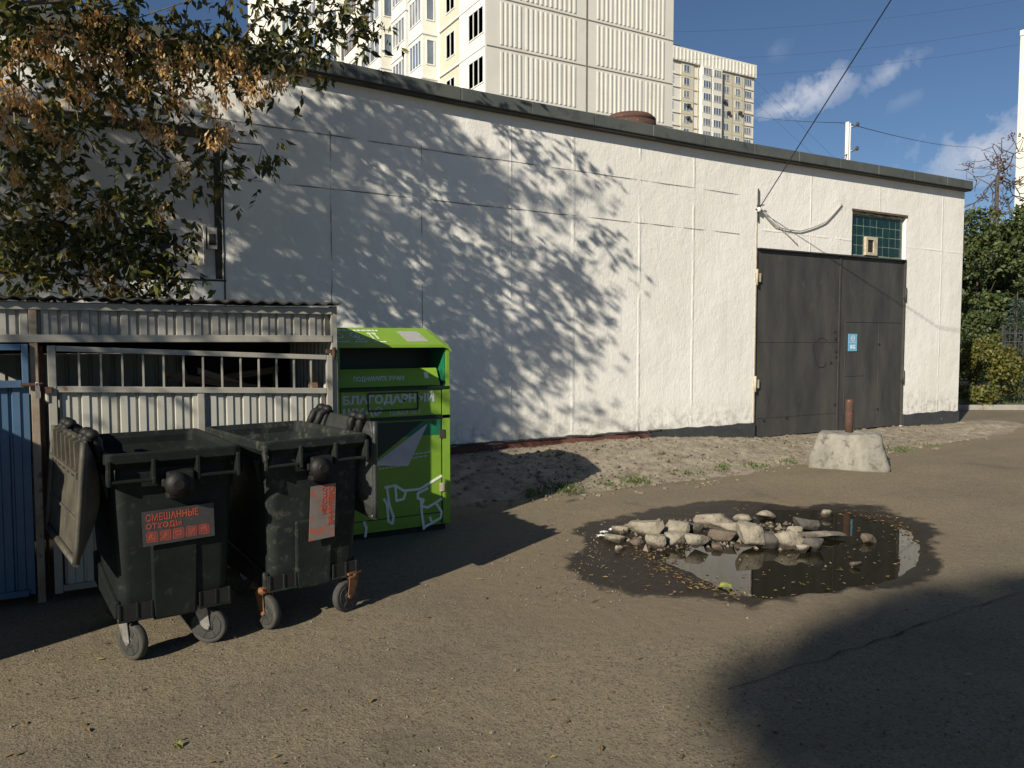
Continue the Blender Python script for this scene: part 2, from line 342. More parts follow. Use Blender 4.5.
# ------------------------------------------------------------------ world, sun, camera
def build_world():
    w = bpy.data.worlds.new('World'); scene.world = w; w.use_nodes = True
    n = w.node_tree.nodes; l = w.node_tree.links; bg = n['Background']
    s = n.new('ShaderNodeTexSky'); s.sky_type = 'NISHITA'; s.sun_disc = False; s.sun_elevation = R(27); s.sun_rotation = R(243)
    s.air_density = .85; s.dust_density = .15; s.ozone_density = 4.5
    tc = n.new('ShaderNodeTexCoord').outputs['Generated']
    def dot(v):
        x = n.new('ShaderNodeVectorMath'); x.operation = 'DOT_PRODUCT'; l.new(tc, x.inputs[0]); x.inputs[1].default_value = v; return x.outputs['Value']
    nz = noise_(n, l, tc, 26, 7, .62, .4)
    nz2 = noise_(n, l, tc, 70, 5, .6)
    tot = None
    for (px, py, ru, rv, tilt, amp) in ((812, 94, 40, 17, -20, 1.0), (790, 106, 38, 9, -8, .9), (825, 88, 26, 15, -30, .9), (889, 72, 22, 11, -28, .5), (905, 100, 18, 7, -20, .15),
                                        (985, 152, 46, 26, -14, .9), (1010, 140, 34, 22, 0, .6), (776, 50, 12, 8, 0, .12), (1080, 130, 80, 30, 0, .8), (940, 172, 26, 10, 0, .35)):
        c = ray(px, py).normalized(); a = math.radians(tilt)
        U = (RT * math.cos(a) - UP * math.sin(a)).normalized(); V = (RT * math.sin(a) + UP * math.cos(a)).normalized()
        k = FPX * 1.0
        u = math_(n, l, 'MULTIPLY', math_(n, l, 'SUBTRACT', dot(U), c.dot(U)), k / ru)
        v = math_(n, l, 'MULTIPLY', math_(n, l, 'SUBTRACT', dot(V), c.dot(V)), k / rv)
        d = math_(n, l, 'SQRT', math_(n, l, 'ADD', math_(n, l, 'MULTIPLY', u, u), math_(n, l, 'MULTIPLY', v, v)))
        dn = math_(n, l, 'ADD', d, math_(n, l, 'ADD', math_(n, l, 'MULTIPLY', math_(n, l, 'SUBTRACT', nz, .5), 2.6), math_(n, l, 'MULTIPLY', math_(n, l, 'SUBTRACT', nz2, .5), 1.3)))
        m_ = math_(n, l, 'SUBTRACT', 1.05, dn, clamp=True)
        m_ = math_(n, l, 'MULTIPLY', m_, math_(n, l, 'GREATER_THAN', dot(c), .5))
        nn = ramp(n, l, math_(n, l, 'ADD', math_(n, l, 'MULTIPLY', nz, .8), math_(n, l, 'MULTIPLY', nz2, .35)), .34, .58)
        m_ = math_(n, l, 'MULTIPLY', math_(n, l, 'MULTIPLY', m_, nn), amp * 1.25, clamp=True)
        tot = m_ if tot is None else math_(n, l, 'MAXIMUM', tot, m_)
    c = mixc(n, l, math_(n, l, 'MULTIPLY', tot, .8), s.outputs[0], CLOUD)
    l.new(c, bg.inputs[0]); bg.inputs[1].default_value = SKYS
CLOUD = (8.6, 9.0, 10.2); SKYS = .052
build_world()
sun = bpy.data.lights.new('sun', 'SUN'); sun.energy = 4.9; sun.angle = R(.55); sun.color = (1, .92, .78)
so = bpy.data.objects.new('sun', sun); so.rotation_euler = LD.to_track_quat('-Z', 'Y').to_euler(); so.location = (-20, -10, 20); col.objects.link(so)
cam = bpy.data.cameras.new('camera'); co_ = bpy.data.objects.new('camera', cam); col.objects.link(co_)
co_.location = EYE; co_.rotation_euler = FW.to_track_quat('-Z', 'Y').to_euler(); cam.sensor_width = 36; cam.lens = FPX / 1024 * 36
cam.clip_end = 5000; cam.clip_start = .05; scene.camera = co_
vs_ = scene.view_settings; vs_.view_transform = 'Standard'; vs_.look = 'None'; vs_.exposure = .45; vs_.gamma = 1; vs_.use_curve_mapping = False

# ------------------------------------------------------------------ ground
def smooth(a, b, x): t = np.clip((x - a) / (b - a), 0, 1); return t * t * (3 - 2 * t)
def sdist(P, poly):
    """signed distance, negative inside"""
    d = np.full(len(P), 1e9); ins = np.zeros(len(P), bool); n = len(poly)
    for i in range(n):
        a = np.array(poly[i]); b = np.array(poly[(i + 1) % n]); e = b - a
        t = np.clip(((P - a) @ e) / (e @ e), 0, 1); q = a + t[:, None] * e; d = np.minimum(d, np.hypot(*(P - q).T))
        c = ((a[1] > P[:, 1]) != (b[1] > P[:, 1])) & (P[:, 0] < (b[0] - a[0]) * (P[:, 1] - a[1]) / ((b[1] - a[1]) if b[1] != a[1] else 1e-9) + a[0])
        ins ^= c
    return np.where(ins, -d, d)
WET = [(p.x, p.y) for p in (G(*q) for q in ((570, 552), (585, 530), (640, 513), (690, 505), (750, 501), (820, 502), (880, 508), (920, 524), (934, 543), (926, 562), (895, 583), (840, 597), (770, 604), (700, 606), (640, 597), (595, 578)))]
WATER = [(p.x, p.y) for p in (G(*q) for q in ((660, 549), (668, 560), (700, 570), (722, 581), (736, 590), (757, 594), (830, 589), (890, 577), (914, 562), (920, 545), (908, 529), (870, 514), (815, 507), (772, 508), (762, 522), (770, 532), (752, 545), (740, 540), (712, 534), (694, 536), (690, 545)))]
def axis(lo, hi, step, outer):
    a = list(np.arange(lo, hi + 1e-6, step)); return np.array([lo - o for o in reversed(outer)] + a + [hi + o for o in outer])
def edge_y(x): return np.interp(x, [1.5, 3, 4.1, 6.6, 8.6, 11.1, 14.6, 16.5, 17.5], [7.6, 7.35, 7.1, 7.05, 7.2, 7.45, 7.75, 8.3, 9.1])
def wall_z(x): return np.interp(x, [0, 4.2, 6.7, 8.6, 9.7, 13.7, 15.5, 17], [.1, .21, .25, .18, .07, .055, .03, .0])
def height(x, y, fine=True):
    P = np.stack([x, y], 1)
    nz = np.array([noise.noise(Vector((a * 1.3, b * 1.3, 0))) for a, b in P]); nz2 = np.array([noise.noise(Vector((a * 7, b * 7, 3))) for a, b in P])
    nz3 = np.array([noise.noise(Vector((a * 19, b * 19, 5))) for a, b in P])
    e = edge_y(x) + nz * .12 + nz2 * .05
    t = smooth(0, 1.5, y - e) * (x > 1.2) * smooth(17.2, 15.5, x)
    rough = smooth(-.02, .2, y - e) * (x > 1.2) * smooth(17.3, 16.2, x) * (y < 9.2)
    h = wall_z(x) * t * (y < 9.3) + rough * (.012 + nz * .03 + nz2 * (.020 + nz * .04) + nz3 * (.014 + abs(nz2) * .05))
    sw = sdist(P, WET); sa = sdist(P, WATER) + nz * .06 + nz2 * .05
    h = h - .02 * smooth(.25, -.35, sw)
    h = h - .03 * smooth(.12, -.12, sa) + smooth(.1, -.2, sw) * smooth(-.02, .1, sa) * (.007 + nz2 * .010 + nz3 * .006)
    h = h + nz * .004 * (sw > 0)
    dirt = smooth(-.10, .10, y - e) * (x > 1.2) * smooth(17.6, 16.5, x)
    wet = smooth(.28, -.28, sw + nz * .32 + nz2 * .10)
    gr = np.exp(-(((x - 2.9) / 1.0) ** 2 + ((y - 4.8) / 1.6) ** 2)) * .9 + smooth(.9, .1, sw) * .55
    gr = np.maximum(gr, .6 * np.exp(-((y - e + .25) / .25) ** 2) * (x > 2))
    return h, dirt, wet, gr
def build_ground():
    outer = [1, 3, 7, 14, 30, 60, 130, 300, 700, 1800]
    xs = axis(-2.0, 18.0, .05, outer); ys = axis(1.2, 9.4, .05, outer)
    X, Y = np.meshgrid(xs, ys); x = X.ravel(); y = Y.ravel()
    inn = (x >= -2) & (x <= 18) & (y >= 1.2) & (y <= 9.4)
    h = np.zeros(len(x)); dirt = h.copy(); wet = h.copy(); gr = h.copy()
    a, b, c, d = height(x[inn], y[inn]); h[inn] = a; dirt[inn] = b; wet[inn] = c; gr[inn] = d
    h[(y > 9.38)] = 0
    nx, ny = len(xs), len(ys)
    i = np.arange(nx - 1)[None, :] + np.arange(ny - 1)[:, None] * nx; i = i.ravel()
    faces = np.stack([i, i + 1, i + nx + 1, i + nx], 1)
    me = bpy.data.meshes.new('ground'); me.from_pydata(np.stack([x, y, h], 1).tolist(), [], faces.tolist())
    me.polygons.foreach_set('use_smooth', [True] * len(faces))
    for nme, arr in (('dirt', dirt), ('wet', wet), ('gravel', gr)):
        at = me.attributes.new(nme, 'FLOAT', 'POINT'); at.data.foreach_set('value', arr.astype(np.float32))
    me.materials.append(M['ground']); o = bpy.data.objects.new('ground', me); col.objects.link(o); tag(o, kind='structure')
    w = MB(); cx = sum(p[0] for p in WATER) / len(WATER); cy = sum(p[1] for p in WATER) / len(WATER)
    ring = [(cx + (p[0] - cx) * 1.15, cy + (p[1] - cy) * 1.15, -.027) for p in WET]
    w.add([(cx, cy, -.027)] + ring, [(0, 1 + k, 1 + (k + 1) % len(ring)) for k in range(len(ring))])
    o = w.build('puddle_water', M['water']); tag(o, kind='structure')
build_ground()
def gz(x, y): return float(height(np.array([x]), np.array([y]))[0][0])

# dark crack in the asphalt, right foreground
def crack():
    pts = [G(x, y) for x, y in ((728, 690), (760, 680), (800, 666), (850, 650), (885, 639), (915, 629), (950, 615), (975, 607), (1005, 598), (1060, 585))]
    mb = MB(); vs = []; fs = []
    dense = []
    for a, b in zip(pts[:-1], pts[1:]):
        for k in range(14): dense.append(a.lerp(b, k / 14))
    for i, p in enumerate(dense):
        d = (dense[min(i + 1, len(dense) - 1)] - dense[max(i - 1, 0)]).normalized(); nrm = Vector((-d.y, d.x, 0))
        w = .004 * (.35 + abs(noise.noise(p * 4)) * 2.2) ; q = p + nrm * noise.noise(p * 5) * .035
        zz = .006
        vs += [(q.x + nrm.x * w, q.y + nrm.y * w, zz), (q.x - nrm.x * w, q.y - nrm.y * w, zz)]
    n = len(dense); fs = [(2 * i, 2 * i + 1, 2 * i + 3, 2 * i + 2) for i in range(n - 1)]
    tag(mb.add(vs, fs).build('asphalt_crack', mat('crack_dark', (.016, .015, .013), (.03, .026, .02), .95, 9)), kind='structure')
crack()

# kerb and verge at the back right
def kerb():
    a = Vector((15.9, 12.75, 0)); b = Vector((26.0, 6.95, 0)); d = (b - a).normalized(); nn = Vector((d.y, -d.x, 0)) * -1
    L = (b - a).length; k = 0; mb = MB()
    while k * 1.0 < L:
        s0 = a + d * (k * 1.0 + .004); s1 = a + d * (k * 1.0 + .996); o = nn * .15; j = random.uniform(-.006, .006)
        lo = Vector((0, 0, -.03)); hi = Vector((0, 0, .12 + j))
        mb.hexa([s0 + lo, s1 + lo, s1 + o + lo, s0 + o + lo, s0 + hi, s1 + hi, s1 + o + hi, s0 + o + hi]); k += 1
    tag(mb.build('kerb', M['kerb'], bevel=.012), kind='structure')
    mb = MB(); q = [a + nn * .15, b + nn * .15, b + nn * 60 + d * 20, a + nn * 60 - d * 4]
    mb.hexa([Vector((p.x, p.y, -.02)) for p in q] + [Vector((p.x, p.y, .1)) for p in q])
    tag(mb.build('verge', M['verge']), kind='structure')
    return a, b, d, nn
KA, KB, KD, KN = kerb()

# ------------------------------------------------------------------ garage
WY = 9.13
def garage():
    g = empty('garage_building', (9, WY, 0), 'long single-storey white painted garage with dark cornice and dark double gate', 'building')
    x0, x1, y1, zt = -9.0, 15.52, 19.0, 4.795
    # openings: gate+window on the right, blind doorway on the left
    op = [(9.80, 13.72, -.1, 3.20), (12.14, 13.68, 3.20, 4.00), (-1.2, 1.53, 2.37, 4.0)]
    xs = sorted({x0, x1, *[o[0] for o in op], *[o[1] for o in op]}); zs = sorted({-.1, zt, *[o[2] for o in op], *[o[3] for o in op]})
    mb = MB(); T = .22
    def solid(i, k):
        cx = (xs[i] + xs[i + 1]) / 2; cz = (zs[k] + zs[k + 1]) / 2
        return not any(a < cx < b and c < cz < d for a, b, c, d in op)
    nx, nz = len(xs) - 1, len(zs) - 1
    for i in range(nx):
        for k in range(nz):
            if not solid(i, k): continue
            a, b, c, d = xs[i], xs[i + 1], zs[k], zs[k + 1]
            mb.add([(a, WY, c), (b, WY, c), (b, WY, d), (a, WY, d)], [(0, 1, 2, 3)])
            if i > 0 and not solid(i - 1, k): mb.add([(a, WY, c), (a, WY + T, c), (a, WY + T, d), (a, WY, d)], [(0, 1, 2, 3)])
            if i < nx - 1 and not solid(i + 1, k): mb.add([(b, WY, c), (b, WY + T, c), (b, WY + T, d), (b, WY, d)], [(0, 1, 2, 3)])
            if k > 0 and not solid(i, k - 1): mb.add([(a, WY, c), (b, WY, c), (b, WY + T, c), (a, WY + T, c)], [(0, 1, 2, 3)])
            if k < nz - 1 and not solid(i, k + 1): mb.add([(a, WY, d), (b, WY, d), (b, WY + T, d), (a, WY + T, d)], [(0, 1, 2, 3)])
    mb.add([(x1, WY, -.1), (x1, y1, -.1), (x1, y1, zt), (x1, WY, zt)], [(0, 1, 2, 3)])
    mb.add([(x0, WY, -.1), (x0, y1, -.1), (x0, y1, zt), (x0, WY, zt)], [(0, 1, 2, 3)])
    mb.add([(x0, y1, -.1), (x1, y1, -.1), (x1, y1, zt), (x0, y1, zt)], [(0, 1, 2, 3)])
    me = bpy.data.meshes.new('wall'); me.from_pydata([tuple(Vector(v) - Vector((0, WY, 0))) for v in mb.v], [], mb.f)
    me.materials.append(M['wall']); bm = bmesh.new(); bm.from_mesh(me); bmesh.ops.remove_doubles(bm, verts=bm.verts, dist=1e-5); bmesh.ops.recalc_face_normals(bm, faces=bm.faces); bm.to_mesh(me); bm.free()
    w = bpy.data.objects.new('wall', me); col.objects.link(w); w.parent = g; w.location = (-9, 0, 0)
    # blind doorway: painted infill, dark frame line, small vent
    b = MB().box((-1.2, WY + .07, 2.37), (1.46, WY + .16, 3.9)).build('blind_panel', mat('painted_infill', (.62, .60, .55), (.53, .51, .47), .8, 2, bump=.006, bscale=8), g)
    MB().box((-1.2, WY + .03, 3.905), (1.50, WY + .15, 3.995)).build('lintel', M['soffit'], b)  # recess shade under the top beam put into its dark colour
    MB().box((1.465, WY + .05, 2.10), (1.525, WY + .16, 3.9)).build('door_frame', M['darksteel'], b)
    MB().box((-1.2, WY - .004, 2.345), (1.56, WY + .02, 2.366)).build('sill', M['soffit'], b)
    v = MB().box((1.37, WY - .012, 2.70), (1.47, WY + .066, 2.93)).box((1.33, WY - .018, 2.52), (1.352, WY + .066, 2.96)).build('vent_frame', mat('vent_paint', (.55, .53, .48), (.4, .38, .34), .7, 9), g)
    MB().box((1.385, WY - .018, 2.74), (1.455, WY - .0125, 2.86)).build('vent_opening', M['dark'], v)
    # thin dark slit running down from the doorway corner
    MB().box((1.535, WY - .006, 1.9), (1.551, WY + .01, 4.0)).build('joint_strip', M['soffit'], g)
    # raised vertical corner strip at the gate and slim ledge above
    MB().box((9.765, WY - .008, .35), (9.785, WY + .01, 3.62)).build('corner_strip', M['cream'], g)
    # plinth
    def pl(a, b, nme, m, z0, z1, proud):
        q = MB(); nseg = max(2, int((b - a) / .12)); rings = []
        for k in range(nseg + 1):
            x = a + (b - a) * k / nseg; t = z1 + noise.noise(Vector((x * 2.7, 2, 0))) * .03 + noise.noise(Vector((x * 9, 5, 0))) * .018
            rings.append([Vector((x, WY - proud, z0)), Vector((x, WY + .02, z0)), Vector((x, WY + .02, t)), Vector((x, WY - proud, t - .012))])
        q.loft(rings, True); return q.build(nme, m, g)
    pl(7.6, 9.79, 'plinth', M['plinth'], -.1, .345, .022)
    pl(13.73, 15.53, 'plinth', M['plinth'], -.1, .30, .022)
    pl(-4, 7.6, 'brick_base', M['brick'], -.1, .325, .012)
    # loose black tar seam along the top of the brick base
    q = MB(); pts = []
    for k in range(90):
        x = 2.9 + k * .055; pts.append(Vector((x, WY - .02, .335 + noise.noise(Vector((x * 3, 1, 0))) * .022 + noise.noise(Vector((x * 13, 1, 4))) * .018)))
    q.tube(pts, [.013 + .012 * abs(noise.noise(Vector((p.x * 8, 0, 9)))) for p in pts], 6); q.build('tar_seam', M['soffit'], g)
    # roof and cornice
    MB().box((x0, WY + .02, 4.70), (x1 - .02, y1, 4.74)).build('roof', M['roof'], g)
    cr = MB(); so_ = MB(); x = x0
    while x < 15.53:
        e = min(x + 1.03, 15.54); dz = float(np.interp((x + e) / 2, [-2, 2, 4.7, 9, 16], [.17, .14, .055, 0, .01]))
        d2 = float(np.interp(e, [-2, 2, 4.7, 9, 16], [.17, .14, .055, 0, .01])); d1 = float(np.interp(x, [-2, 2, 4.7, 9, 16], [.17, .14, .055, 0, .01])); yy = WY - .15 + random.uniform(-.004, .004); cr.hexa([(x + .002, yy, 4.635 + d1), (e - .002, yy, 4.635 + d2), (e - .002, WY + .12, 4.635 + d2), (x + .002, WY + .12, 4.635 + d1), (x + .002, yy, 4.80 + d1), (e - .002, yy, 4.80 + d2), (e - .002, WY + .12, 4.80 + d2), (x + .002, WY + .12, 4.80 + d1)]); so_.hexa([(x, WY - .125, 4.612 + d1), (e, WY - .125, 4.612 + d2), (e, WY - .003, 4.612 + d2), (x, WY - .003, 4.612 + d1), (x, WY - .125, 4.633 + d1), (e, WY - .125, 4.633 + d2), (e, WY - .003, 4.633 + d2), (x, WY - .003, 4.633 + d1)]); x = e
    cr.build('cornice', M['cornice'], g, bevel=.01)
    so_.build('soffit', M['soffit'], g)
    MB().box((15.4, WY + .13, 4.645), (15.54, y1, 4.81)).build('cornice', M['cornice'], g)
    # gate: two leaves, hinges, wicket seams
    def leaf(a, b):
        lf = MB().box((a, WY + .035, .085), (b, WY + .075, 3.175)).build('gate_leaf', M['gate'], g, bevel=.004)
        return lf
    L = leaf(9.83, 11.905); Rr = leaf(11.925, 13.70)
    def strip(par, a, b, m=M['gate']): MB().box(a, b).build('seam_strip', m, par, bevel=.003)
    strip(L, (9.84, WY + .028, 1.66), (11.86, WY + .034, 1.675)); strip(L, (9.84, WY + .028, .40), (11.86, WY + .034, .412))
    strip(L, (11.875, WY + .018, .09), (11.915, WY + .034, 3.17), M['darksteel'])
    strip(Rr, (12.07, WY + .026, 2.02), (13.66, WY + .034, 2.032)); strip(Rr, (13.0, WY + .027, .3), (13.012, WY + .034, 2.02)); strip(Rr, (12.06, WY + .027, .35), (12.072, WY + .034, 2.02))
    strip(Rr, (12.08, WY + .027, 1.05), (12.6, WY + .034, 1.065))
    for (hx, hz) in ((11.82, 1.50), (11.83, 1.40), (11.80, 1.72), (13.02, 1.62), (11.83, .56), (13.02, .42), (10.05, .36), (10.6, .38), (11.78, 1.85), (11.7, 1.3)):
        MB().box((hx - .025, WY + .022, hz - .018), (hx + .025, WY + .0345, hz + .018)).build('latch_plate', M['dark'], L)
    # scrawled weld marks
    sc = MB(); pts = [Vector((11.45 + .20 * math.cos(t) * (1 + .2 * math.sin(3 * t)), WY + .033, 1.48 + .26 * math.sin(t))) for t in np.linspace(.8, 5.6, 26)]
    sc.tube(pts, .006, 5); sc.build('weld_mark', M['dark'], L)
    for hx, hz, lt in ((9.79, 2.72, 1), (9.79, .98, 1), (13.71, 2.55, 0), (13.71, 1.0, 0)):
        q = MB().cyl((hx, WY - .012, hz), (0, 0, 1), .022, .26, 10).box((hx - .03, WY - .008, hz - .07), (hx + (.10 if lt else .02), WY + .03, hz + .07))
        q.build('hinge', M['cream'] if lt else M['darksteel'], L if lt else Rr)
    MB().box((9.80, WY + .09, -.08), (13.72, WY + .2, 3.2)).build('gate_backing', M['dark'], g)
    MB().box((9.83, WY - .02, 3.178), (13.7, WY + .08, 3.20)).build('gate_lintel', M['darksteel'], g)
    MB().box((13.702, WY - .006, .09), (13.728, WY + .08, 3.175)).build('reveal_cover', M['darksteel'], g)  # dark strip added to hide the sunlit white edge of the opening
    # blue notice on the gate
    sg = MB().box((12.14, WY + .019, 1.50), (12.38, WY + .025, 1.81)).build('notice', M['bluesign'], Rr)
    pm = MB()
    pm.box((12.15, WY + .0145, 1.655), (12.37, WY + .0185, 1.662))
    for t in range(12):
        a = t * math.pi / 6; a2 = a + math.pi / 6
        c = (12.26, 1.73)
        pm.add([(c[0] + r_ * math.cos(q), WY + .017, c[1] + r_ * math.sin(q)) for r_, q in ((.052, a), (.052, a2), (.040, a2), (.040, a))], [(0, 1, 2, 3)])
    pm.box((12.23, WY + .0145, 1.725), (12.29, WY + .0185, 1.737)); pm.box((12.20, WY + .0145, 1.545), (12.25, WY + .0185, 1.61)); pm.box((12.27, WY + .0145, 1.545), (12.33, WY + .0185, 1.575)); pm.box((12.27, WY + .0145, 1.59), (12.33, WY + .0185, 1.61))
    pm.build('pictogram', M['whiteprint'], sg)
    # glass block window
    wd = MB().box((12.14, WY + .07, 3.20), (13.68, WY + .19, 4.0)).build('window', M['mortar'], g)
    mb = MB(); nb, mbk = 8, 4; ww = (13.68 - 12.20) / nb; hh = (3.93 - 3.24) / mbk
    for i in range(nb):
        for k in range(mbk):
            if i in (2, 3) and k in (0, 1): continue
            a = 12.17 + i * ww; c = 3.235 + k * hh; j = random.uniform(-.004, .004)
            mb.box((a + .010, WY + .062 + j, c + .008), (a + ww - .010, WY + .10, c + hh - .008))
    mb.build('glass_block', M['glassblock'], wd, bevel=.004)
    fr = MB(); a, b_, c, d = 12.17 + 2 * ww + .03, 12.17 + 4 * ww - .02, 3.235, 3.235 + 2 * hh - .02
    fr.box((a, WY + .02, c), (a + .05, WY + .12, d)); fr.box((b_ - .10, WY + .02, c), (b_, WY + .12, d)); fr.box((a + .052, WY + .02, c), (b_ - .102, WY + .12, c + .05)); fr.box((a + .052, WY + .02, d - .05), (b_ - .102, WY + .12, d))
    v = fr.build('vent_frame', M['cream'], wd); MB().box((a + .051, WY + .045, c + .051), (b_ - .101, WY + .11, d - .051)).build('vent_opening', M['dark'], wd)
    MB().box((12.12, WY - .02, 3.985), (13.70, WY + .06, 4.02)).build('window_lintel', mat('lintel_rust', (.12, .09, .06), (.06, .05, .04), .9, 9), g)
    q = MB(); q.tube([(12.16 + k * .06, WY + .05, 3.965 + random.uniform(-.012, .012)) for k in range(26)], [random.uniform(.008, .03) for k in range(26)], 6); q.build('plaster_bead', M['cream'], wd)
    return g
GAR = garage()

# things fixed to or standing on the garage
br = empty('cable_bracket', (9.78, WY, 3.85), 'small steel bracket with white insulator on the wall above the gate corner', 'bracket')
MB().tube([(9.78, WY - .02, 3.62), (9.78, WY - .02, 4.14)], .014, 6).build('rod', M['darksteel'], br)
MB().tube([(9.70, WY - .05, 3.80), (9.88, WY - .05, 3.78)], .014, 6).tube([(9.72, WY - .05, 3.86), (9.86, WY - .07, 3.88)], .01, 6).build('cross_arm', M['darksteel'], br)
MB().ball((9.76, WY - .06, 3.80), .035, .035, .04, 8, 6).build('insulator', M['winframe'], br)
def cable(name, pts, r, m, label, sag=0, n=24):
    P = [Vector(p) for p in pts]; out = []
    for a, b in zip(P[:-1], P[1:]):
        for k in range(n):
            t = k / n; q = a.lerp(b, t); q.z -= sag * 4 * t * (1 - t); out.append(q)
    out.append(P[-1]); tag(MB().tube(out, r, 5).build(name, m), label, 'cable')
A = Vector((9.78, WY - .06, 3.84))
cable('overhead_cable', [A, dep(891, 0, 9.0), dep(960, -110, 8.2)], .008, M['cable'], 'thick black cable rising steeply from the wall bracket past the roof edge into the sky')
cable('wall_cable', [A, onY(775, 226, WY - .03), onY(800, 231, WY - .03), onY(825, 222, WY - .03), onY(842, 204, WY - .02)], .011, M['cablewhite'], 'painted cable hanging in a loop on the white wall left of the glass block window', .015, 8)
cable('wall_cable', [A, onY(790, 237, WY - .02), onY(798, 245, WY - .02)], .007, M['cablewhite'], 'short painted wire slanting down from the wall bracket to the gate lintel', 0, 6)
pw = dep(845, 123, 17.5)
cable('overhead_cable', [dep(735, 112, 60), dep(846, 123, 17.0), dep(975, 147, 40), dep(1040, 160, 48)], .008, M['cable'], 'thin sagging line strung through the top of the white roof pole', .15)
for k, (a, b, t) in enumerate((((640, 32), (1060, -8), 'uppermost of the three faint high lines crossing the open sky'), ((640, 60), (1060, 20), 'middle one of the three faint high lines crossing the open sky'), ((640, 78), (1060, 37), 'lowest of the three faint high lines crossing the open sky'))):
    cable('power_line', [dep(*a, 95), dep(*b, 95)], .011, M['cable'], t, 1.2)
for k, (a, b, t) in enumerate((((738, 62), (842, 165), 'upper of two thin lines slanting down behind the roof left of the white pole'), ((738, 84), (825, 165), 'lower of two thin lines slanting down behind the roof left of the white pole'))):
    cable('slanting_line', [dep(*a, 60), dep(*b, 40)], .006, M['cable'], t, .1)
c = onY(630, 116, 11.0)
t = empty('vent_drum', (c.x, 11.0, 4.74), 'rusty brown round vent drum on the garage roof in front of the tall block', 'roof vent')
rings = []
for z, r_ in ((4.74, .44), (5.35, .44), (5.46, .45), (5.53, .44), (5.58, .38), (5.61, .22), (5.62, .05)): rings.append([Vector((c.x + r_ * math.cos(a), 11 + r_ * math.sin(a), z)) for a in [k * 2 * math.pi / 28 for k in range(28)]])
mb = MB(); mb.loft(rings[:3], True, True).build('drum', M['rust'], t); MB().loft(rings[2:], True, True).build('domed_cap', M['rust'], t)
c = onY(848, 140, 11.0)
t = empty('roof_pole', (c.x, 11.0, 4.74), 'short white pole with small side insulators standing on the garage roof', 'pole')
MB().box((c.x - .045, 10.96, 4.74), (c.x - .012, 11.04, 6.28)).box((c.x + .012, 10.96, 4.74), (c.x + .045, 11.04, 6.26)).box((c.x - .0115, 10.98, 4.8), (c.x + .0115, 11.02, 6.2)).build('post', M['white'], t, bevel=.008)
for z in (6.22, 5.72):
    q = MB().tube([(c.x + .05, 10.98, z - .05), (c.x + .2, 10.95, z + .01)], .02, 6); a = q.build('insulator_arm', M['zinc'], t); MB().ball((c.x + .22, 10.94, z + .03), .035, .035, .05, 8, 6).build('insulator', M['darksteel'], a)
MB().tube([(c.x - .05, 10.98, 5.6), (c.x - .22, 10.95, 5.52)], .015, 6).build('insulator_arm', M['zinc'], t)

# ------------------------------------------------------------------ apartment blocks
def window(parent, P, U, V, N, w, h, panes, fm, pm, name='window'):
    """P lower-left corner, U along, V up, N outward (unit). frame part with panes as sub-part"""
    f = MB(); t = .07
    def bx(u0, u1, v0, v1, d0, d1, mb):
        q = [P + U * u + V * v + N * d for v, d in ((v0, d0),) for u in (u0, u1)]
        p8 = [P + U * u + V * v + N * d for (v) in (v0, v1) for (u, d) in ((u0, d1), (u1, d1), (u1, d0), (u0, d0))]
        mb.hexa(p8)
    bx(0, w, 0, t, -.1, .03, f); bx(0, w, h - t, h, -.1, .03, f); bx(0, t, t, h - t, -.1, .03, f); bx(w - t, w, t, h - t, -.1, .03, f)
    for k in range(1, panes): bx(w * k / panes - t / 2, w * k / panes + t / 2, t, h - t, -.08, .025, f)
    fo = f.build(name, fm, parent)
    p = MB(); bx(t * .5, w - t * .5, t * .5, h - t * .5, -.07, -.01, p); p.build('pane', pm, fo)
    return fo
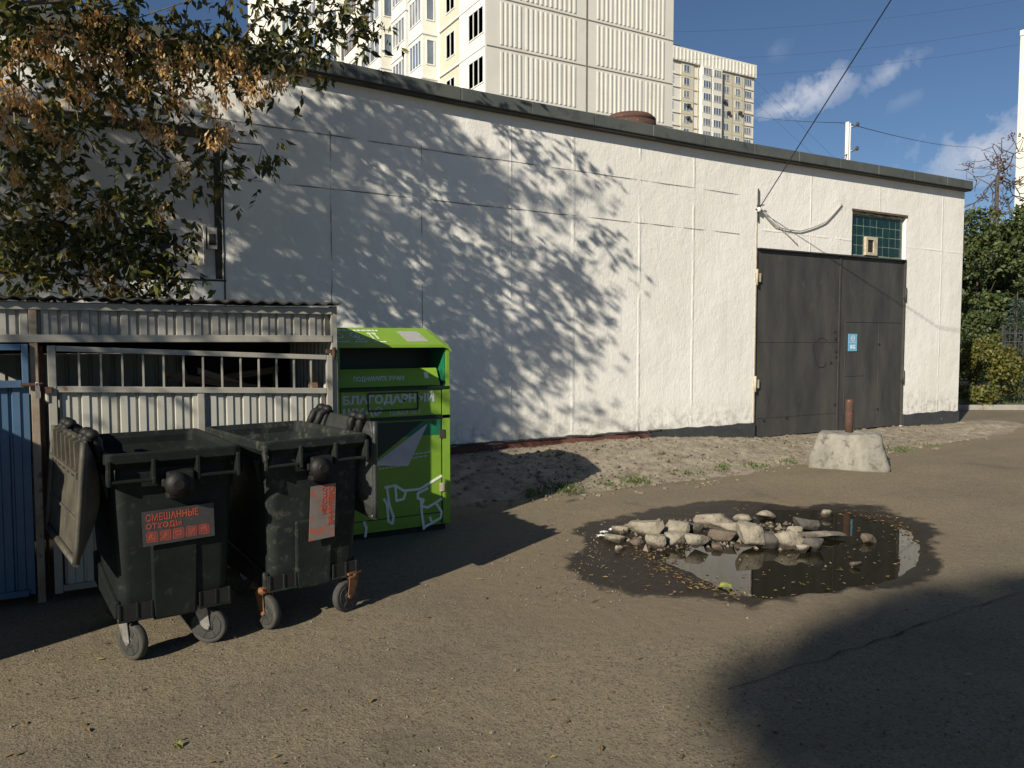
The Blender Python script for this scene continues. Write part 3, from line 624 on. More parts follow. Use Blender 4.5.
def apartment():
    X, Y = 20.91, 39.48; H = 44.0; L = 62; W = 13.56
    g = empty('apartment_block', (X, Y, 0), 'tall cream panel apartment block with ribbed end wall rising just behind the garage', 'building')
    MB().box((X, Y, 0), (X + W, Y + L, H)).build('body', M['apt'], g)
    joints = [18.18 + k * 2.735 for k in range(-4, 9)]
    jb = MB()
    for z in joints:
        jb.box((X - .02, Y - .02, z - .03), (X + W, Y - .004, z + .03))
    jb.box((X + W / 2 - .05, Y - .026, 0), (X + W / 2 + .05, Y - .005, H - .1)); jb.build('panel_joint', M['aptjoint'], g)
    rb = MB(); groups = ((21.84, 23.05, 5), (23.5, 26.81, 11), (28.53, 31.84, 11), (32.32, 33.63, 5))
    for z in joints[:-1]:
        for a, b, n in groups:
            for k in range(n):
                x = a + (b - a) * k / (n - 1); rb.box((x - .06, Y - .04, z + .20), (x + .06, Y + .01, z + 2.735 - .17))
    rb.build('relief_rib', M['apt'], g)
    # left face (facing -X): white end bay with windows, ochre bay, glazed projecting bays
    U = Vector((0, 1, 0)); V = Vector((0, 0, 1)); N = Vector((-1, 0, 0))
    MB().box((X - .12, Y - .0, 0), (X - .002, Y + 3.3, H)).build('white_bay', M['aptwhite'], g)
    MB().box((X - .06, Y + 3.3, 0), (X - .003, Y + 6.2, H)).build('ochre_bay', M['aptyellow'], g)
    zs = [z for z in joints if 12 < z < 27]
    def ledge(y0, y1, out):
        for z in joints:
            if 12 < z < 27: MB().box((X - out, y0, z - .06), (X - .01, y1, z + .05)).build('floor_moulding', M['winframe'], g)
    ledge(Y + .02, Y + 3.28, .16); ledge(Y + 3.32, Y + 6.18, .16)
    for z in zs:
        window(g, Vector((X - .13, Y + .15, z + .72)), U, V, N, 1.9, 1.55, 3, M['winframe'], M['pane'])
        window(g, Vector((X - .07, Y + 4.0, z + .72)), U, V, N, 1.25, 1.5, 2, M['winframe'], M['panelight'] if random.random() < .5 else M['pane'])
    ac = MB().box((X - .6, Y + 4.4, 15.95), (X - .1, Y + 5.2, 16.5)).build('cooler', M['acunit'], g); MB().box((X - .605, Y + 4.5, 16.0), (X - .601, Y + 5.0, 16.45)).build('grille', M['darksteel'], ac)
    # projecting bays
    y = Y + 6.3; k = 0
    for (y0, y1, out, fm) in ((46.2, 48.5, 1.0, 'winframe'), (49.7, 52.3, .7, 'winframe'), (53.4, 57.7, 1.1, 'winframe'), (59.4, 62.6, .8, 'brownframe'), (63.6, 68.0, 1.0, 'winframe'), (69.0, 74.5, 1.15, 'winframe'), (76, 81, .9, 'winframe'), (82.5, 88.5, 1.15, 'winframe'), (90, 99, .9, 'winframe')):
        b = MB().box((X - out, y0, 0), (X - .004, y1, H)).build('projecting_bay', M['aptwhite'], g)
        for z in joints:
            if 14 < z < 36: MB().box((X - out - .06, y0 - .06, z - .06), (X - .01, y1 + .06, z + .05)).build('floor_moulding', M['winframe'], b)
        for z in zs + [zs[-1] + 2.735, zs[-1] + 5.47]:
            if z < 16.5 + (y0 - 46) * .04 - 2.8: continue
            window(g, Vector((X - out - .012, y0 + .2, z + .82)), U, V, N, y1 - y0 - .4, 1.6, 4, M[fm], M['panelight'] if random.random() < .45 else M['pane'])
            window(g, Vector((X - out + .22, y0 - .012, z + .82)), Vector((1, 0, 0)), V, Vector((0, -1, 0)), out - .42, 1.6, 1, M['winframe'], M['pane'])
        k += 1
    MB().box((X - .2, 52.4, 0), (X - .005, 53.3, H)).build('ochre_bay', M['aptyellow'], g)
    ac = MB().box((X - .7, 52.5, 18.6), (X - .21, 53.2, 19.1)).build('cooler', M['acunit'], g)
    MB().box((X - .15, Y - .05, H), (X + W + .1, Y + L, H + .9)).build('parapet', M['aptwhite'], g)
apartment()
def tower():
    Y = 132.03; X0, X1, H = 96.0, 139.7, 64.9
    g = empty('tower_block', (118, Y, 0), 'distant white and ochre tower block with rows of windows seen above the roof edge', 'building')
    MB().box((X0, Y, 0), (X1, Y + 14, H - 2.9)).build('body', M['aptwhite'], g)
    MB().box((X0, Y - .5, H - 2.9), (X1 + .3, Y + 14, H)).build('attic', M['aptwhite'], g)
    r_ = MB()
    for k in range(34):
        x = X1 - .6 - k * 1.05; r_.box((x - .16, Y - .6, H - 2.7), (x + .16, Y - .49, H - .3))
    r_.build('attic_rib', M['aptwhite'], g)
    MB().box((112, Y + 3, H), (120, Y + 9, H + 1.9)).build('lift_house', M['darksteel'], g)
    for a, b in ((117.5, 121.1), (129.3, 132.5), (132.9, 135.9)): MB().box((a, Y - .15, 0), (b, Y - .004, H - 2.9)).build('ochre_bay', M['aptyellow'], g)
    for a, b in ((122.9, 125.6), (126.0, 128.9)): MB().box((a, Y - .9, 0), (b, Y - .005, H - 2.9)).build('projecting_bay', M['aptwhite'], g)
    jb = MB()
    for k in range(11): jb.box((X0, Y - .16, H - 3 - k * 2.73 - .06), (X1, Y - .005, H - 3 - k * 2.73 + .06))
    for x in (122.4, 125.8, 129.1, 132.7, 136.3): jb.box((x - .12, Y - .2, 0), (x + .12, Y - .006, H - 2.95))
    jb.build('panel_joint', M['cream'], g)
    U = Vector((1, 0, 0)); V = Vector((0, 0, 1)); N = Vector((0, -1, 0)); cnt = 0
    for k in range(9):
        z = H - 3 - 2.73 * (k + 1) + .8
        for (a, w, o, pn) in ((114.2, 1.3, 0, 1), (118.2, 1.7, .15, 2), (123.2, 2.3, .9, 3), (126.3, 2.3, .9, 3), (130.1, 1.6, .15, 2), (133.6, 1.6, .15, 2), (136.7, 2.2, 0, 3)):
            pm = M['pane'] if random.random() < .6 else M['panelight']
            f = window(g, Vector((a, Y - o - .05, z)), U, V, N, w, 1.55, pn, M['winframe'], pm)
    for x, z in ((119, 49.9), (119.0, 52.6), (131, 52.7), (134.6, 53.2), (134.5, 44.8), (129.6, 55.0)): MB().box((x, Y - .7, z), (x + .9, Y - .16, z + .55)).build('cooler', M['darksteel'], g)
tower()
def edge_tower():
    c = dep(1020.5, 36, 90); g = empty('edge_tower', (c.x, c.y, 0), 'slim sliver of a cream high-rise at the right edge behind the trees', 'building')
    MB().box((c.x + .0, c.y - 9, 0), (c.x + 16, c.y, c.z)).build('body', M['apt'], g)
    q = MB()
    for k in range(12): q.box((c.x - .05, c.y - 9.06, c.z - 1 - k * 2.73), (c.x + 16, c.y - 9.005, c.z - .9 - k * 2.73))
    q.build('panel_joint', M['cream'], g); MB().box((c.x - .1, c.y - 9.1, c.z), (c.x + 16, c.y, c.z + .6)).build('parapet', M['aptwhite'], g)
edge_tower()

# ------------------------------------------------------------------ bin shelter
def corrugated(x0, x1, zf0, zf1, y, pitch=.115, depth=.022):
    """vertical ribs facing -Y; zf0/zf1 give bottom/top height at x"""
    prof = ((0, 0), (.09, 0), (.15, 1), (.50, 1), (.55, .62), (.93, .62), (1.0, 0)); pts = []; x = x0
    while x < x1:
        for u, d in prof[:-1]:
            if x + u * pitch <= x1: pts.append((x + u * pitch, d * depth))
        x += pitch
    pts.append((x1, 0)); mb = MB(); th = .002; rings = []
    for px, d in pts:
        a, b = zf0(px), zf1(px); rings.append([Vector((px, y - d, a)), Vector((px, y - d + th, a)), Vector((px, y - d + th, b)), Vector((px, y - d, b))])
    mb.loft(rings, True); return mb
def shelter():
    Y = 5.85; X0, X1 = -1.42, 1.79
    g = empty('bin_shelter', (0.4, Y, 0), 'cream profiled-sheet bin shelter with dark corrugated roof against the garage', 'shelter')
    bar = lambda mb, a, b, z0, z1, z2=None, z3=None, y0=-.02, y1=.03: mb.hexa([(a, Y + y0, z0), (b, Y + y0, z2 if z2 is not None else z0), (b, Y + y1, z2 if z2 is not None else z0), (a, Y + y1, z0),
                                                                   (a, Y + y0, z1), (b, Y + y0, z3 if z3 is not None else z1), (b, Y + y1, z3 if z3 is not None else z1), (a, Y + y1, z1)])
    # roof: corrugated sheet with waves running back
    rf = MB(); pitch = .10; xs = np.arange(X0 - .05, X1 + .02, pitch / 8); top = []
    rings = []
    for x in xs:
        wv = .009 * math.sin(2 * math.pi * x / pitch) + .006 * noise.noise(Vector((x * 3, 0, 0)))
        rings.append([Vector((x, Y - .09, 1.965 + wv)), Vector((x, Y + 1.75, 2.03 + wv)), Vector((x, Y + 1.75, 2.036 + wv)), Vector((x, Y - .09, 1.975 + wv))])
    rf.loft(rings, True); rf.build('roof', M['roofdark'], g)
    MB().box((X0, Y + .01, 1.90), (X1, Y + .05, 1.945)).box((X0, Y + 1.6, 1.94), (X1, Y + 1.64, 1.985)).build('roof_beam', M['darksteel'], g)
    fp = corrugated(X0, X1 - .05, lambda x: 1.70, lambda x: 1.90, Y + .012).build('fascia_sheet', M['fascia_sheet'], g)
    q = MB(); bar(q, X0, X1 - .04, 1.893, 1.94, y0=-.035, y1=.0); bar(q, X0, X1 - .04, 1.685, 1.735, y0=-.035, y1=.0); q.build('fascia_rail', M['frame'], g, bevel=.003)
    for a, m in ((X0, 'frame'), (-.205, 'rustpost'), (X1 - .045, 'frame')):
        MB().box((a, Y - .03, 0), (a + .045, Y + .03, 1.955)).build('post', M[m], g, bevel=.003)
    MB().box((-.155, Y + .035, 0), (-.135, Y + .06, 1.66)).build('post', M['rust'], g)
    # side walls
    for x in (X1 - .02, X0 + .02):
        s = corrugated(Y + .04, Y + 1.65, lambda v: .05, lambda v: 1.92, 0)
        s.v = [(x - b if x > 0 else x + b, a, c_) for a, b, c_ in s.v]; s.build('side_sheet', M['sheet'], g)
    MB().box((X1 - .05, Y + 1.58, 0), (X1, Y + 1.63, 1.98)).box((X0, Y + 1.58, 0), (X0 + .05, Y + 1.63, 1.98)).build('post', M['frame'], g)
    # rear: slim bars, dark board at the right
    corrugated(X0 + .05, X1 - .05, lambda x: .05, lambda x: 1.585, Y + 1.6, .17, .03).build('rear_sheet', M['sheet'], g)
    MB().box((X0 + .05, Y + 1.6, 1.587), (X1 - .05, Y + 1.62, 1.93)).build('rear_dark_sheet', M['dark'], g)  # black gap under the roof: its shade put in as a dark sheet
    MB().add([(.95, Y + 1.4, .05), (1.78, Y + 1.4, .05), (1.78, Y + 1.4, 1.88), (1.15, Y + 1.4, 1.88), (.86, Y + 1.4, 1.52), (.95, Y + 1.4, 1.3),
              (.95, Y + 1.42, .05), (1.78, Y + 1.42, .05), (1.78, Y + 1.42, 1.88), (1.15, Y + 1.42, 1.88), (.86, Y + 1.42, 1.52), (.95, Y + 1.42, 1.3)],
             [(0, 1, 2, 3, 4, 5), (11, 10, 9, 8, 7, 6)] + [(k, k + 6, (k + 1) % 6 + 6, (k + 1) % 6) for k in range(6)]).build('rear_dark_sheet', M['dark'], g)
    # sagging gate leaf
    tl = lambda x: np.interp(x, [-.11, 1.74], [1.665, 1.585]); rl = lambda x: np.interp(x, [-.11, 1.74], [1.405, 1.335])
    lf = corrugated(-.05, 1.70, lambda x: .06, lambda x: rl(x) - .0, Y - .004, .113).build('gate_leaf', M['sheet'], g)
    q = MB()
    bar(q, -.06, 1.70, tl(-.06) - .035, tl(-.06), tl(1.7) - .035, tl(1.7), -.05, -.012)
    bar(q, -.06, 1.70, rl(-.06) - .04, rl(-.06), rl(1.7) - .04, rl(1.7), -.05, -.012)
    bar(q, -.11, -.062, .05, tl(-.11), None, None, -.052, -.010); bar(q, 1.702, 1.745, .05, tl(1.74), None, None, -.052, -.010)
    bar(q, .785, .83, .06, rl(.8) - .045, None, None, -.05, -.012); bar(q, -.06, 1.70, .06, .10, None, None, -.05, -.012)
    q.build('leaf_frame', M['frame'], lf, bevel=.003)
    for k in range(1, 14):
        x = -.06 + k * .1265; q = MB(); bar(q, x - .006, x + .006, rl(x), tl(x) - .036, None, None, -.038, -.026); q.build('grille_bar', M['frame'], lf)
    MB().box((1.70, Y - .06, 1.60), (1.775, Y - .025, 1.63)).cyl((1.755, Y - .06, 1.60), (0, 0, 1), .014, .09, 8).build('hinge', M['rust'], lf)
    MB().box((-.13, Y - .07, 1.36), (-.09, Y - .045, 1.40)).build('latch', M['rust'], lf)
    # blue door on the left
    dl = corrugated(-1.36, -.215, lambda x: .06, lambda x: 1.40, Y - .0, .115).build('blue_door', M['blue'], g)
    for a_, b_, c_, d_ in ((-1.36, -.252, 1.40, 1.445), (-1.36, -.252, 1.635, 1.675), (-.25, -.213, 1.40, 1.675), (-1.36, -.252, .06, .10)):
        q = MB(); bar(q, a_, b_, c_, d_, y0=-.05, y1=-.024 if c_ < .2 else -.005); q.build('frame_bar', M['blue'], dl, bevel=.003)
    MB().box((-.26, Y - .065, 1.412), (-.14, Y - .054, 1.428)).build('hasp', M['rust'], dl)
    MB().box((-.18, Y - .085, 1.33), (-.155, Y - .066, 1.41)).tube([(-.175, Y - .075, 1.41), (-.175, Y - .075, 1.43), (-.16, Y - .075, 1.43), (-.16, Y - .075, 1.41)], .004, 5).build('padlock', M['zinc'], dl)
    return g
shelter()
# bits of scrap inside the shelter
for k, (x, z, a, l_, m, lab) in enumerate(((1.05, 1.36, .18, .9, 'wood', 'long brown plank leaning just behind the right half of the shelter grille'), (1.2, 1.34, .35, .7, 'rustpost', 'pale plank crossing behind the right grille bars'), (1.15, 1.40, -.12, .8, 'wood', 'thin brown batten lying highest behind the right grille bars'))):
    q = MB(); p = Vector((x, 6.35 + k * .12, z)); d = Vector((math.cos(a) * .5, .1, -math.sin(a) * .5)); u = Vector((0, 0, 1)); s = Vector((0, 1, 0))
    pts = [p - d * l_ - u * .02, p + d * l_ - u * .02, p + d * l_ - u * .02 + s * .03, p - d * l_ - u * .02 + s * .03]; pts += [v + u * .05 for v in pts]
    q.hexa(pts).tube([p - d * l_ * .9, Vector((p.x - d.x * l_ * .9, p.y, .02))], .018, 6).tube([p + d * l_ * .9, Vector((p.x + d.x * l_ * .9, p.y, .02))], .018, 6)
    tag(q.build('scrap_plank', M[m]), lab, 'plank')
q = MB()
b0 = Vector((1.68, 6.1, 0)); q.hexa([b0 + Vector(v) for v in ((-.03, 0, 0), (.03, 0, 0), (.03, .02, 0), (-.03, .02, 0), (-.035, 0, 1.35), (.035, 0, 1.35), (.035, .02, 1.35), (-.035, .02, 1.35))]).add([b0 + Vector(v) for v in ((-.035, 0, 1.351), (.035, 0, 1.351), (.0, .01, 1.5), (-.035, .02, 1.351), (.035, .02, 1.351))], [(0, 1, 2), (3, 2, 4), (0, 2, 3), (1, 4, 2)])
tag(q.build('broken_board', M['wood']), 'splintered upright board at the right end behind the grille', 'board')

# ------------------------------------------------------------------ green textile container
def green_box():
    x0, x1, yf, yb = 1.93, 2.965, 6.33, 7.28
    g = empty('donation_container', (2.45, 6.8, 0), 'lime green clothes donation container with dark hatch beside the bin shelter', 'donation bin')
    mb = MB(); T = .03
    mb.box((x0, yf, .05), (x0 + T, yb, 1.60)); mb.box((x1 - T, yf, .05), (x1, yb, 1.60)); mb.box((x0 + T, yb - T, .05), (x1 - T, yb, 1.79))
    mb.box((x0 + T, yf + .01, .05), (x1 - T, yf + .04, 1.275))
    # side shoulders following the sloped hood
    for a, b in ((x0, x0 + T), (x1 - T, x1)):
        mb.loft([[Vector((b, y, z)) for y, z in ((yf, 1.602), (yb, 1.602), (yb, 1.79), (yf + .42, 1.79), (yf, 1.65))], [Vector((a, y, z)) for y, z in ((yf, 1.602), (yb, 1.602), (yb, 1.79), (yf + .42, 1.79), (yf, 1.65))]])
    mb.build('body', M['greenfront'], g)
    hood = MB(); pts = [(yf - .02, 1.635), (yf - .02, 1.66), (yf + .41, 1.81), (yb + .01, 1.815), (yb + .01, 1.795), (yf + .42, 1.79), (yf + .0, 1.64)]
    def ring(x, dz=0): return [Vector((x, y, z + dz)) for y, z in pts]
    hood.loft([ring(x0 - .01), ring(x1 - .06), ring(x1 - .02, -.012), ring(x1 + .012, -.045)]); ho = hood.build('hood', M['green'], g)
    # hatch recess
    rc = MB(); zt, zb = 1.63, 1.285
    rc.box((x0 + T, yf + .36, 1.27), (x1 - T, yf + .37, 1.63)); rc.box((x0 + T, yf + .02, 1.628), (x1 - T, yf + .37, 1.634)); rc.build('hatch_recess', M['greenblack'], g)  # shade inside the hatch put into this near-black green
    MB().box((x1 - T - .012, yf + .015, 1.28), (x1 - T - .001, yf + .36, 1.626)).build('hatch_cheek', M['greendark'], g); MB().box((x0 + T + .001, yf + .015, 1.28), (x0 + T + .012, yf + .36, 1.626)).build('hatch_cheek', M['greendark'], g)
    ch = MB(); ch.hexa([Vector(v) for v in ((x0 + .045, yf + .03, 1.30), (x1 - .075, yf + .03, 1.30), (x1 - .075, yf + .05, 1.29), (x0 + .045, yf + .05, 1.29), (x0 + .045, yf + .12, 1.45), (x1 - .075, yf + .12, 1.45), (x1 - .075, yf + .14, 1.45), (x0 + .045, yf + .14, 1.45))]); cho = ch.build('hatch_flap', M['green'], g)
    nrm = Vector((0, -.15, .09)).normalized(); fu = Vector((0, .09, .15)).normalized(); O = Vector((x0 + .045, yf + .03, 1.30)) - origin(cho)
    def onflap(u, v, w): return O + Vector((u, 0, 0)) + fu * v + Vector((0, -.857, .51)) * (w + .003)
    text('flap_lettering', 'ПОДНИМИТЕ РУЧКУ', M['whiteprint'], cho, lambda u, v, w: onflap(u + .13, v + .045, w), .46, .055, .01)
    MB().add([onflap(u, v, .002) for u, v in ((.78, .07), (.82, .07), (.82, .13), (.78, .13))] + [onflap(u, v, .0) for u, v in ((.78, .07), (.82, .07), (.82, .13), (.78, .13))], [(0, 1, 2, 3), (7, 6, 5, 4), (0, 4, 5, 1), (1, 5, 6, 2), (2, 6, 7, 3), (3, 7, 4, 0)]).build('flap_mark', M['whiteprint'], cho, local=True)
    MB().box((x0 + T, yf - .02, 1.268), (x1 - .002, yf + .03, 1.292)).build('hatch_bar', M['greenblack'], g, bevel=.004)
    MB().box((x0 + .02, yf - .012, 1.005), (x1 - .002, yf + .008, 1.035)).build('door_rail', M['greenblack'], g)
    MB().box((x0 + .04, yf - .004, 1.04), (x1 - .075, yf + .009, 1.262)).build('name_panel', M['greenfront'], g)
    # handle outline on the name panel
    q = MB(); a, b, c_, d = 2.20, 2.66, 1.09, 1.25
    for bb in (((a, 0, c_), (b, 0, c_ + .014)), ((a, 0, d - .01), (b, 0, d)), ((a, 0, c_ + .015), (a + .009, 0, d - .011)), ((b - .009, 0, c_ + .015), (b, 0, d - .011))):
        q.box((bb[0][0], yf - .016, bb[0][2]), (bb[1][0], yf - .0045, bb[1][2]))
    q.build('lift_handle', M['greenblack'], g)
    P = origin(g)
    fm = lambda ox, oz, y: (lambda u, v, w: Vector((ox + u, y - w, oz + v)) - P)
    text('lettering', 'БЛАГОДАРНЫЙ', M['greyprint'], g, fm(1.985, 1.142, yf - .0045), .83, .112, .04)
    text('lettering', 'ШКАФ', M['greyprint'], g, fm(1.985, 1.045, yf - .0045), .36, .084, .04)
    text('lettering', 'ПОМОГАЕТ', M['greyprint'], g, fm(2.40, 1.052, yf - .0045), .28, .042, .0)
    # lower door
    dr = MB().box((x0 + .04, yf - .002, .09), (x1 - .085, yf + .009, .995)).build('lower_door', M['greenfront'], g)
    MB().box((x1 - .072, yf - .012, .06), (x1 - .002, yf + .009, 1.262)).build('edge_strip', M['green'], g)
    MB().box((x1 - .083, yf - .004, .06), (x1 - .074, yf + .0095, 1.262)).build('edge_seam', M['greenblack'], g)
    MB().box((x0 + .05, yf - .006, .155), (x1 - .09, yf - .0025, .163)).build('kick_seam', M['greenblack'], dr)
    MB().box((x0 + .02, yf + .02, 0), (x1 - .04, yb - .05, .048)).build('skid_base', M['dark'], g)
    MB().box((x0 + .04, yf - .0045, .86), (x1 - .09, yf - .0025, .992)).build('dark_band', M['greendark'], dr)
    tri = [(x0 + .31, .635), (x0 + .63, .60), (x0 + .82, .965)]
    MB().loft([[Vector((x, yf - .003, z)) for x, z in tri], [Vector((x, yf - .0085, z)) for x, z in tri]]).build('silver_triangle', M['mirror'], dr)
    tri = [(x0 + .10, .62), (x0 + .285, .64), (x0 + .78, .99), (x0 + .10, .99)]
    MB().loft([[Vector((x, yf - .0047, z)) for x, z in tri], [Vector((x, yf - .0062, z)) for x, z in tri]]).build('dark_shape', M['greenblack'], dr)
    # hand line drawing
    st = MB()
    def stroke(pts, w=.011):
        for (xa, za), (xb, zb) in zip(pts[:-1], pts[1:]):
            d = Vector((xb - xa, 0, zb - za)); 
            if d.length < 1e-5: continue
            d.normalize(); n_ = Vector((-d.z, 0, d.x)) * w; A_ = Vector((xa, 0, za)) - d * w * .5; B_ = Vector((xb, 0, zb)) + d * w * .5
            q4 = [A_ - n_, B_ - n_, B_ + n_, A_ + n_]
            k_ = len(st.f) * .00002; st.hexa([v + Vector((0, yf - .0028, 0)) for v in q4] + [v + Vector((0, yf - .0055 - k_, 0)) for v in q4])
    sx = lambda px: x0 + (px - 338) / (447 - 338) * (x1 - x0); sz = lambda py, px=0: 1.655 - (py - 345) / 184 * 1.655
    def S(*pp): stroke([(sx(a), sz(b)) for a, b in pp])
    S((382, 481), (392, 480), (400, 486), (416, 486), (430, 479), (438, 475)); S((384, 482), (386, 498), (390, 510), (389, 517), (385, 514), (384, 498), (381, 492))
    S((392, 481), (393, 495), (400, 494), (402, 488)); S((424, 486), (414, 490), (414, 495), (420, 497), (417, 503), (424, 505), (434, 500), (438, 498))
    S((417, 497), (418, 511), (420, 526)); S((432, 501), (438, 511), (437, 517), (428, 521), (421, 524)); S((428, 521), (426, 515)); S((363, 526), (364, 518), (362, 512))
    st.build('hand_print', M['whiteprint'], dr)
    # lines of small unreadable print
    q = MB()
    for zz, a, b in ((.60, .22, .62), (.57, .25, .60), (.625, .62, .80), (.655, .60, .82)):
        x = x0 + a
        while x < x0 + b:
            w_ = random.uniform(.012, .04); q.box((x, yf - .005, zz + (x - x0) * .06), (x + w_, yf - .0026, zz + .010 + (x - x0) * .06)); x += w_ + .009
    q.build('small_print', M['greyprint'], dr)
    for z in (.83, .35): MB().box((x1 - .105, yf - .02, z), (x1 - .055, yf - .013, z + .075)).build('hinge', M['cream'] if z < .5 else M['darksteel'], dr)
    # hood print: little pictograms and rows of small print, a pale plain label at the right
    ou = Vector((0, .43, .15)).normalized(); on = Vector((0, -.15, .43)).normalized(); HO = Vector((x0, yf - .02, 1.66)) - P
    hp = lambda u, v, w=0: HO + Vector((u, 0, 0)) + ou * v + on * (.0015 + w)
    q = MB()
    def patch(u0, u1, v0, v1, mb): 
        vs = [hp(u0, v0, .001), hp(u1, v0, .001), hp(u1, v1, .001), hp(u0, v1, .001), hp(u0, v0, -.001), hp(u1, v0, -.001), hp(u1, v1, -.001), hp(u0, v1, -.001)]
        mb.hexa([vs[4], vs[5], vs[6], vs[7], vs[0], vs[1], vs[2], vs[3]])
    x = .03
    while x < .47: w_ = random.uniform(.015, .04); patch(x, x + w_, .36, .39, q); x += w_ + .012
    for c0 in (.03, .19, .36):
        x = c0
        while x < c0 + .10: w_ = random.uniform(.01, .025); patch(x, x + w_, .065, .085, q); x += w_ + .008
    for k in range(10):
        a = k * .628; a2 = a + .628
        for cx in (.09, .235): 
            q.add([hp(cx + r_ * math.cos(t_), .24 + 2 * r_ * math.sin(t_), .001) for r_, t_ in ((.04, a), (.04, a2), (.03, a2), (.03, a))], [(0, 1, 2, 3)])
    for u in (.375, .42): patch(u, u + .008, .15, .30, q); patch(u - .012, u + .02, .28, .31, q)
    patch(.22, .29, .13, .15, q); patch(.225, .245, .2, .24, q)
    q.build('hood_print', M['whiteprint'], g, local=True)
    q = MB(); patch(.665, .86, .08, .36, q); q.build('plain_label', M['acunit'], g, local=True)
green_box()

# ------------------------------------------------------------------ wheeled bins
def rrect(w, d, r, z, yo=0, n=5):
    pts = []
    for cx, cy, a0 in ((w / 2 - r, d / 2 - r, 0), (-w / 2 + r, d / 2 - r, 90), (-w / 2 + r, -d / 2 + r, 180), (w / 2 - r, -d / 2 + r, 270)):
        for k in range(n + 1):
            a = R(a0 + 90 * k / n); pts.append(Vector((cx + r * math.cos(a), cy + r * math.sin(a) + yo, z)))
    return pts
def caster(parent, x, y, ang, bm, fm):
    """trailing swivel caster, wheel radius .1"""
    f = MB(); rot = Matrix.Rotation(ang, 3, 'Z'); P = lambda a, b, c_: Vector((x, y, 0)) + rot @ Vector((a, b, c_))
    c = MB().cyl((x, y, .225), (0, 0, 1), .045, .03, 14); q = [P(-.05, -.04, .235), P(.05, -.04, .235), P(.05, .04, .235), P(-.05, .04, .235)]
    c.hexa(q + [v + Vector((0, 0, .012)) for v in q]); co = c.build('caster', fm, parent, local=True)
    for s in (-1, 1):
        w0, w1 = s * .030, s * .035
        a = [P(-.035, w0, .212), P(.04, w0, .212), P(.055, w0, .10), P(.025, w0, .088), P(.005, w0, .11)]; b = [P(-.035, w1, .212), P(.04, w1, .212), P(.055, w1, .10), P(.025, w1, .088), P(.005, w1, .11)]
        f.loft([a, b] if s > 0 else [b, a])
    q = [P(-.035, -.035, .208), P(.04, -.035, .208), P(.04, .035, .208), P(-.035, .035, .208)]; f.hexa(q + [v + Vector((0, 0, .006)) for v in q])
    f.tube([P(.04, -.042, .1), P(.04, .042, .1)], .012, 8); f.build('fork', fm, co, local=True)
    C = P(.04, 0, .1); ax = rot @ Vector((0, 1, 0)); fw = rot @ Vector((1, 0, 0)); n = 28
    def prof(pr, mb, smooth=True):
        rings = []
        for w_, r_ in pr: rings.append([C + ax * w_ + (fw * math.cos(t) + Vector((0, 0, 1)) * math.sin(t)) * r_ for t in [k * 2 * math.pi / n for k in range(n)]])
        mb.loft(rings, True, smooth)
    t = MB(); prof([(-.021, .074), (-.023, .080), (-.022, .094), (-.014, .100), (.014, .100), (.022, .094), (.023, .080), (.021, .074)], t); t.build('tyre', M['rubber'], co, local=True)
    h = MB(); prof([(-.0235, .066), (-.025, .073), (-.0225, .0745), (.0225, .0745), (.025, .073), (.0235, .066)], h); prof([(-.027, .022), (-.027, .03), (.027, .03), (.027, .022)], h)
    for k in range(6):
        a = k * math.pi / 3; d = fw * math.cos(a) + Vector((0, 0, 1)) * math.sin(a); s_ = ax.cross(d) * .008
        for sg in (-1, 1):
            o = ax * (.0238 * sg); o2 = ax * (.0262 * sg); p4 = [C + d * .028 - s_, C + d * .068 - s_, C + d * .068 + s_, C + d * .028 + s_]
            h.hexa([v + o for v in p4] + [v + o2 for v in p4])
    h.build('rim', M['wheelgrey'], co, local=True)
    return co
